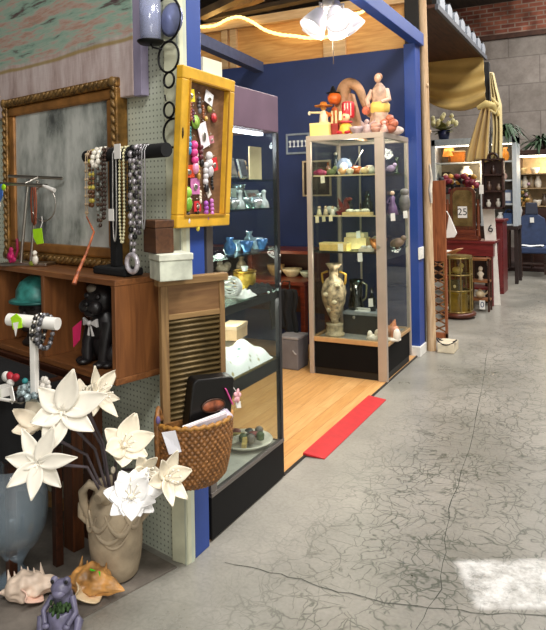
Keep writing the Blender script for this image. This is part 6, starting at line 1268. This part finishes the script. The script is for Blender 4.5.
for i, (x, zz, c, h_) in enumerate([(-.06, .02, '#c9c3b6', .09), (.05, .02, '#b8b2a6', .1), (-.05, hh_*.33+.02, '#5a4438', .11), (.06, hh_*.33+.02, '#7d6a5a', .08), (0, hh_*.66+.02, '#3d2b25', .1)]):
    item('curio_bottle', ['ivory bottle at the lower left of the dark hanging shelf', 'pale grey bottle at the lower right of the dark hanging shelf', 'brown bottle at the middle left of the dark hanging shelf', 'taupe bottle at the middle right of the dark hanging shelf', 'dark bottle on the top tier of the dark hanging shelf'][i], 'bottle', hl+Vector((x, .06, zz+.0005)), [('bottle', vase_mb(.03, h_), M(c, .35))], 0, 'bottles on the hanging shelf')
# maroon cabinet
q0, q1 = ony(494, 222, 9.0), ony(504, 300, 9.0)
mc_ = thing('maroon_cabinet', 'narrow maroon wooden cabinet behind the white tapered panel', 'cabinet', ((q0.x+q1.x)/2, 9.0, 0), 0); w_ = (q1.x-q0.x)/2
MB().box(-w_-.1, w_, 0, .4, .0, q0.z).build('carcass', MAR, mc_, .004); MB().box(-w_-.12, w_+.02, -.02, .42, q0.z, q0.z+.03).build('top', MAR, mc_, .004); MB().box(-w_-.08, w_-.015, -.012, 0, .08, q0.z-.05).build('door', WOOD('#54181a', '#7d3030', .4, 4, 'Z'), mc_, .004)
# white display cabinet
v0, v1 = ony(431, 140, 10), ony(516, 140, 10); vz = ony(470, 138, 10).z
wc = thing('white_display_cabinet', 'large white lit display cabinet behind the arched mirror', 'display cabinet', ((v0.x+v1.x)/2, 10.0, 0), 0); w_ = (v1.x-v0.x)/2
WC = M('#b4bcc1', .5, var=.05)
for x in (-w_, w_-.06): MB().box(x, x+.06, 0, .45, .84, vz).build('side_panel', WC, wc, .004)
bxr = ony(502.5, 230, 9.97).x-wc.location.x
MB().box(-w_-.02, bxr, -.03, .46, 0, .84).build('dark_base', M('#24140f', .5, var=.2), wc, .004); MB().box(bxr, w_+.01, -.01, .46, .79, .84).build('base_rail', M('#24140f', .5, var=.2), wc, .003)
for yy in (0, .41): MB().box(w_-.05, w_, yy, yy+.05, 0, .79).build('base_leg', M('#24140f', .5, var=.2), wc, .003)
MB().box(-w_+.72, -w_+.78, 0, .44, .84, vz-.1).build('divider', WC, wc, .004)
MB().box(-w_, w_, 0, .45, vz-.1, vz).build('top_panel', M('#939ca2', .5), wc, .004); MB().box(-w_+.06, w_-.06, .42, .44, .84, vz-.1).build('back_panel', M('#8f8678', .5), wc)
for zz in (.85, 1.15, 1.5, 1.78): MB().box(-w_+.06, w_-.06, .02, .42, zz, zz+.02).build('shelf', WC, wc)
MB().box(-w_+.06, w_-.06, .05, .12, vz-.115, vz-.101).build('light_strip', M('#fff1d6', .5, emit=6, var=.01), wc)
MB().box(-w_+.1, bxr-.06, -.045, -.03, .06, .78).build('lower_door', M('#2e1a13', .5, var=.2), wc, .004)
wl_ = wc.location
def wcit(px, py, zz, nm, lbl, cat, parts, y=10.15): item(nm, lbl, cat, (ony(px, py, y).x, y, zz+.0005), parts)
wcit(449, 150, 1.80, 'orange_lamp', 'glowing orange lamp on the top shelf of the white cabinet', 'lamp', [('shade', MB().lathe([(.06, .1), (.1, .1), (.07, .22), (.05, .22)], n=20), M('#e8973e', .5, emit=.8)), ('base', MB().lathe([(0, 0), (.05, 0), (.015, .02), (.015, .1), (0, .1)], n=14), BRASS)])
wcit(458, 150, 1.80, 'orange_box', 'orange box on the top shelf of the white cabinet', 'box', [('box', box_mb(.2, .12, .16), M('#d07a2e', .5)), ('lid', MB().box(-.105, .105, -.065, .065, .1605, .18), M('#c8b18a', .5))])
wcit(466, 160, 1.52, 'white_globe_jar', 'white globe jar on the second shelf of the white cabinet', 'jar', [('jar', MB().ell((0, 0, .1), (.1, .1, .1)), M('#e6e1d8', .3)), ('neck', MB().lathe([(.04, .18), (.05, .22), (.04, .22)], n=16), WHITE)])
wcit(446, 168, 1.52, 'black_clock', 'small dark mantel clock on the second shelf of the white cabinet', 'clock', [('case', box_mb(.12, .08, .14), M('#2d2620', .4)), ('face', MB().ell((0, -.042, .08), (.04, .005, .04)), CREAM)])
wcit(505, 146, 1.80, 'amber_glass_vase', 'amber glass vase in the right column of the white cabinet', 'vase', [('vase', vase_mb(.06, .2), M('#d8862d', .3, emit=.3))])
wcit(503, 165, 1.52, 'pink_teacup', 'pink china pot in the right column below the amber vase', 'pot', [('pot', vase_mb(.06, .14), M('#d5b0a6', .4))])
wcit(507, 186, 1.17, 'blue_framed_photo', 'blue framed picture in the right column of the white cabinet', 'picture frame', [('frame', box_mb(.15, .03, .2), M('#5b6c8c', .4)), ('picture', MB().box(-.05, .05, -.018, -.015, .04, .16), M('#dbe0e6', .4))])
wcit(500, 200, .87, 'white_jug', 'white jug on the lower right shelf of the white cabinet', 'jug', [('jug', vase_mb(.06, .17), WHITE)])
wcit(509, 214, .87, 'blue_cooler', 'blue fabric bag at the bottom right of the white cabinet', 'bag', [('bag', MB().box(-.07, .07, -.06, .06, 0, .16), M('#34507c', .6)), ('strap', MB().tube(arc((0, 0, .16), .05, 0, PI, 10), .01, 6), M('#27406a', .6))])
wcit(437, 195, 1.17, 'silver_candlesticks', 'silver candlestick at the left of the white cabinet', 'candlestick', [('stick', MB().lathe([(0, 0), (.05, 0), (.012, .02), (.014, .2), (.03, .24), (0, .24)], n=16), SILVER)])
# dark red flower arrangement in front of the white cabinet
fa = thing('red_flower_arrangement', 'dark red and purple flower arrangement above the arched mirror', 'flower arrangement', (ony(459, 190, 8.9).x, 8.9, 0), 0)
MB().box(-.16, .16, -.12, .12, 0, 1.2).build('pedestal', MWOOD, fa, .005); MB().lathe([(0, 1.2), (.06, 1.2), (.09, 1.3), (.07, 1.34), (0, 1.33)], n=20).build('pot', M('#3d2a33', .4), fa)
for nm, c, n_, s in (('red_blooms', '#8a2236', 22, .045), ('yellow_blooms', '#cf9a3a', 7, .04), ('leaves', '#2f2a2c', 18, .04)):
    b = MB()
    for k in range(n_): b.ell((random.uniform(-.22, .22), random.uniform(-.1, .1), 1.36+random.uniform(0, .22)), (s, s, s*.8), (random.random(), random.random(), 0), 8, 6)
    b.build(nm, M(c, .6, var=.3, scale=30), fa)
# plant on top of the white cabinet
def leafplant(nm, lbl, loc, pot_mat, leaf_mat, n_, ln, droop, potr=.08, poth=.14, spread=1.0, wd_=.03):
    t = thing(nm, lbl, 'potted plant', loc, 0); MB().lathe([(0, 0), (potr*.7, 0), (potr, poth), (potr*.9, poth), (0, poth*.8)], n=20).build('pot', pot_mat, t)
    b = MB()
    for k in range(n_):
        a = random.uniform(0, 2*PI); el = random.uniform(.15, 1.2); d = Vector((math.cos(a)*math.cos(el)*spread, math.sin(a)*math.cos(el)*spread, math.sin(el))); L_ = ln*random.uniform(.6, 1.1); s = Vector((-math.sin(a), math.cos(a), 0))
        def f(u, v, d=d, L_=L_, s=s): return Vector((0, 0, poth*.85))+d*L_*v+Vector((0, 0, -droop*L_*v*v))+s*((u-.5)*2*wd_*math.sin(PI*min(1, v*.9+.08)))
        b.grid(f, 2, 7)
    b.build('foliage', leaf_mat, t); return t
pz_ = vz+.0008
leafplant('potted_lily', 'pale flowered plant in a dark blue pot on the left end of the white cabinet', (ony(444, 139, 10.2).x, 10.2, pz_), M('#1f2444', .4), M('#8c8b52', .6, var=.35, scale=8), 40, .3, .3, .1, .15, 1.0, .035)
b = MB()
for k in range(14): b.ell((ony(444, 139, 10.2).x+random.uniform(-.22, .22), 10.12+random.uniform(-.1, .1), pz_+.2+random.uniform(0, .18)), (.035, .03, .05), (random.random(), random.random(), 0), 8, 6)
o = b.build('blossoms', M('#cfc796', .6, var=.15), None); pl = [x for x in bpy.data.objects if x.name == 'potted_lily'][0]; o.parent = pl; o.location = -Vector(pl.location)
leafplant('spider_plant', 'dark green drooping plant on the right end of the white cabinet', (ony(506, 139, 10.2).x, 10.2, pz_), M('#3a2c22', .6), M('#2e4a2a', .6, var=.4, scale=8), 110, .42, .9, .09, .12, 1.0, .018)
# brown lit hutch at far right
YH = 11.9
u0, u1 = ony(515, 150, YH), ony(590, 150, YH); uz = ony(530, 150, YH).z; ub = ony(530, 206, YH).z
ht = thing('china_hutch', 'dark wooden china hutch with a bright lit interior at the far end of the aisle', 'china hutch', ((u0.x+u1.x)/2, YH, .06), 0); w_ = (u1.x-u0.x)/2
HW = WOOD('#24110c', '#45251a', .4, 4, 'X')
for x in (-w_, w_-.07): MB().box(x, x+.07, 0, .5, 0, uz-.06).build('side_panel', HW, ht, .004)
MB().box(-w_-.04, w_+.04, -.05, .52, uz-.15, uz-.06).build('cornice', HW, ht, .01); MB().box(-w_+.07, w_-.07, .47, .49, 0, uz-.15).build('back_panel', M('#cdb084', .6), ht)
for zz in (ub-.06, ub+.25, ub+.5): MB().box(-w_+.07, w_-.07, .05, .47, zz-.02, zz).build('shelf', M('#a58a63', .4), ht)
MB().box(-w_, w_, -.1, .5, .0, ub-.1).build('lower_cabinet', HW, ht, .006); MB().box(-w_+.07, w_-.07, .02, .08, uz-.18, uz-.151).build('light_strip', M('#fff0d0', .5, emit=7, var=.01), ht)
hz_ = .06+ub-.06
for i, (px, dz, c, kind, lbl) in enumerate([(519, .31, '#e9d7ac', 'v', 'cream tall vase at the left of the hutch'), (525, .31, '#e8dfcc', 'v', 'white vase second from the left in the hutch'), (531, .31, '#8f7d63', 'v', 'taupe figurine vase on the middle shelf of the hutch'), (538, .31, '#efe6d4', 'v', 'ivory vase on the middle shelf of the hutch'), (521, .0, '#b98a50', 'b', 'tan bowl on the lower shelf of the hutch'), (529, .0, '#9a7b52', 'v', 'bronze urn on the lower shelf of the hutch'), (537, .0, '#e2d9c7', 'b', 'white bowl on the lower shelf of the hutch'), (544, .0, '#5b4a3a', 'v', 'dark brown jar on the lower shelf of the hutch'), (535, .56, '#f0e6cf', 'b', 'cream bowl on the top shelf of the hutch'), (523, .56, '#d9c08a', 'b', 'gold bowl on the top shelf of the hutch')]):
    item('hutch_vase' if kind == 'v' else 'hutch_bowl', lbl, 'vase' if kind == 'v' else 'bowl', (ony(px, 180, YH+.2).x, YH+.2, hz_+dz+.0006), [('body', vase_mb(.06, .21) if kind == 'v' else bowl_mb(.08, .1), M(c, .4, var=.15, scale=20))], 0, 'china in the lit hutch')
leafplant('hanging_fern', 'dark green bushy fern on top of the far china hutch', (ony(541, 148, YH+.2).x, YH+.25, uz+.001), M('#3a2c22', .6), M('#23401f', .6, var=.4, scale=8), 130, .5, .7, .1, .14, 1.0, .02)
# platform, table with flowers, chair
pf_ = [onz(503, 270), onz(575, 268)]
struct('floor_platform', MB().box(-2.6, .9, pf_[0].y-.1, YF-.01, 0, .06), M('#35211d', .8, var=.3, scale=4), .004, 'low dark platform at the far end of the aisle')
YT = 11.55
tt = ony(520, 218, YT).z
ft = thing('dark_console', 'small dark wooden table holding a white vase of yellow flowers', 'table', (ony(520, 218, YT).x, YT, .0605), 0); tz = tt-.06
MB().box(-.2, .24, -.15, .15, tz-.03, tz).build('table_top', DWOOD, ft, .004)
for x in (-.18, .18):
    for y in (-.12, .12): MB().cyl((x, y, 0), (x, y, tz-.03), .014, .02).build('leg', DWOOD, ft)
MB().box(-.18, .2, -.13, .13, tz-.14, tz-.03).build('apron', DWOOD, ft)
fv = thing('flower_vase', 'white vase of yellow flowers on the small dark table', 'vase', (ony(519, 217, YT).x, YT, tt+.0008), 0)
MB().lathe([(0, 0), (.05, 0), (.035, .03), (.06, .12), (.045, .17), (.05, .19), (0, .15)], n=20).build('vase_body', M('#d9d6d2', .35), fv)
for nm, c, n_ in (('yellow_blooms', '#a8853a', 30), ('leaves', '#4a4a2a', 26), ('mauve_blooms', '#a58590', 12)):
    b = MB()
    for k in range(n_):
        a = random.uniform(0, 2*PI); r = random.uniform(0, .19); b.ell((r*math.cos(a), r*math.sin(a)*.6, .22+random.uniform(0, .26)+(.14 if nm[0] == 'm' else 0)), .028, (0, 0, 0), 8, 6)
    b.build(nm, M(c, .6, var=.3, scale=30), fv)
MB().tube([(0, 0, .1), (.02, 0, .3)], .008, 6).tube([(0, 0, .1), (-.06, 0, .32)], .008, 6).tube([(0, 0, .1), (.08, 0, .33)], .008, 6).build('stems', M('#4a4a2a', .7), fv)
item('silver_cup', 'small silver cup right of the white flower vase', 'cup', (ony(529, 216, YT).x, YT, tt+.0008), [('cup', bowl_mb(.05, .1), M('#bdb9b4', .3, .5))])
YC = 11.0
chx = ony(533, 240, YC).x; sz = ony(533, 246, YC).z
chr_ = thing('navy_chair', 'navy upholstered chair with a white seat cloth at the far end of the aisle', 'chair', (chx, YC, .0005), .15)
NV = M('#28395c', .7, var=.12)
MB().box(-.24, .24, -.22, .24, sz-.1, sz).build('seat', NV, chr_, .02); MB().prism([(-.26, .22, sz), (.26, .22, sz), (.2, .26, sz+.42), (.08, .27, sz+.5), (-.08, .27, sz+.5), (-.2, .26, sz+.42)], (0, .06, 0)).build('backrest', NV, chr_, .015)
for x in (-.21, .17):
    for y in (-.2, .18): MB().box(x, x+.04, y, y+.04, 0, sz-.1).build('leg', DWOOD, chr_, .003)
MB().prism([(-.1, .255, sz+.49), (.1, .255, sz+.49), (.085, .27, sz+.68), (-.085, .27, sz+.68)], (0, .045, 0)).build('headrest', M('#24293c', .6), chr_, .012); MB().box(-.03, .03, .2, .206, sz+.36, sz+.44).build('paper_label', WHITE, chr_); MB().bar((-.2, 0, .2), (.2, 0, .2), .03, .03).build('stretcher', DWOOD, chr_)
item('seat_cloth', 'white folded cloth on the seat of the navy chair', 'cloth', (chx-.03, YC-.08, sz+.0015), [('cloth', MB().grid(lambda u, v: Vector((.38*(u-.5), .26*(v-.5), .012+.008*math.sin(u*9)*math.cos(v*7))), 12, 10), M('#d9dbe0', .7))])
bundle = onz(508, 266)
item('mauve_bundle', 'small mauve cloth bundle on the floor at the platform edge', 'cloth bundle', (bundle.x, pf_[0].y-.28, .0), [('bundle', MB().ell((0, 0, .06), (.12, .08, .06), (0, 0, .2), 16, 10, .06), M('#8a747a', .8, var=.2)), ('knot', MB().ell((-.05, 0, .12), (.04, .03, .025)), M('#96828a', .8))])

# ================================================================== LIGHT
def area(name, loc, rot, sx, sy, power, col=(1, 1, 1)):
    l = bpy.data.lights.new(name, 'AREA'); l.shape = 'RECTANGLE'; l.size = sx; l.size_y = sy; l.energy = power; l.color = col
    o = bpy.data.objects.new(name, l); COL.objects.link(o); o.location = loc; o.rotation_euler = rot; return o
def point(name, loc, power, col, r=.05):
    l = bpy.data.lights.new(name, 'POINT'); l.energy = power; l.color = col; l.shadow_soft_size = r
    o = bpy.data.objects.new(name, l); COL.objects.link(o); o.location = loc; return o
COOL, WARM = (1, .97, .93), (1, .78, .48)
for i, (x, y, p_) in enumerate([(.9, -2.0, 260), (.9, 1.6, 240), (.9, 5.2, 240), (.9, 9.0, 240), (.4, 12.8, 200), (-4.2, 12.0, 120)]):
    area('ceiling_lamp', (x, y, 5.3), (0, 0, 0), 1.2, 2.2, p_, COOL)
area('rear_fill', (3.6, -2.6, 2.6), (math.radians(62), 0, math.radians(50)), 3.0, 2.4, 130, COOL)  # added fill from behind the camera; the hall has no window
point('booth_lamp', (lp.x, lp.y, lp.z-.12), 34, (1, .86, .66), .08)
point('booth_lamp', (-2.6, 3.4, 2.45), 38, (1, .86, .66), .15)
for px in (215, 260, 300, 345): 
    q = ony(px, 30, 6.2); point('rope_glow', (q.x, 6.3, q.z), 9, (1, .62, .2), .08)
point('case_light', (-1.6, 2.5, 1.64), 5, (.93, .97, 1), .05); point('case_light', (-1.6, 2.55, 1.09), 2.2, (1, .95, .85), .05); point('case_light', (-1.58, 2.6, .88), 3.2, (1, .95, .85), .05)
point('brick_fill', (-.6, 14.2, 4.9), 60, COOL, .3)  # added fill to brighten the brick; no fixture hangs there
point('case_light', (-1.75, 4.75, 1.72), 6, (1, .9, .75), .05); point('case_light', (-1.72, 4.64, .88), 3.5, (1, .9, .75), .05)
point('cabinet_light', (wl_.x, 9.9, 1.7), 10, WARM, .1); point('hutch_light', ((u0.x+u1.x)/2, YH+.15, uz-.3), 16, (1, .85, .62), .1)
point('desk_light', (-2.6, 4.75, .8), 2, WARM, .1)
wd_ = bpy.data.worlds.new('hall_air'); scn.world = wd_; wd_.use_nodes = True
wd_.node_tree.nodes['Background'].inputs[0].default_value = (.9, .95, 1, 1); wd_.node_tree.nodes['Background'].inputs[1].default_value = .35
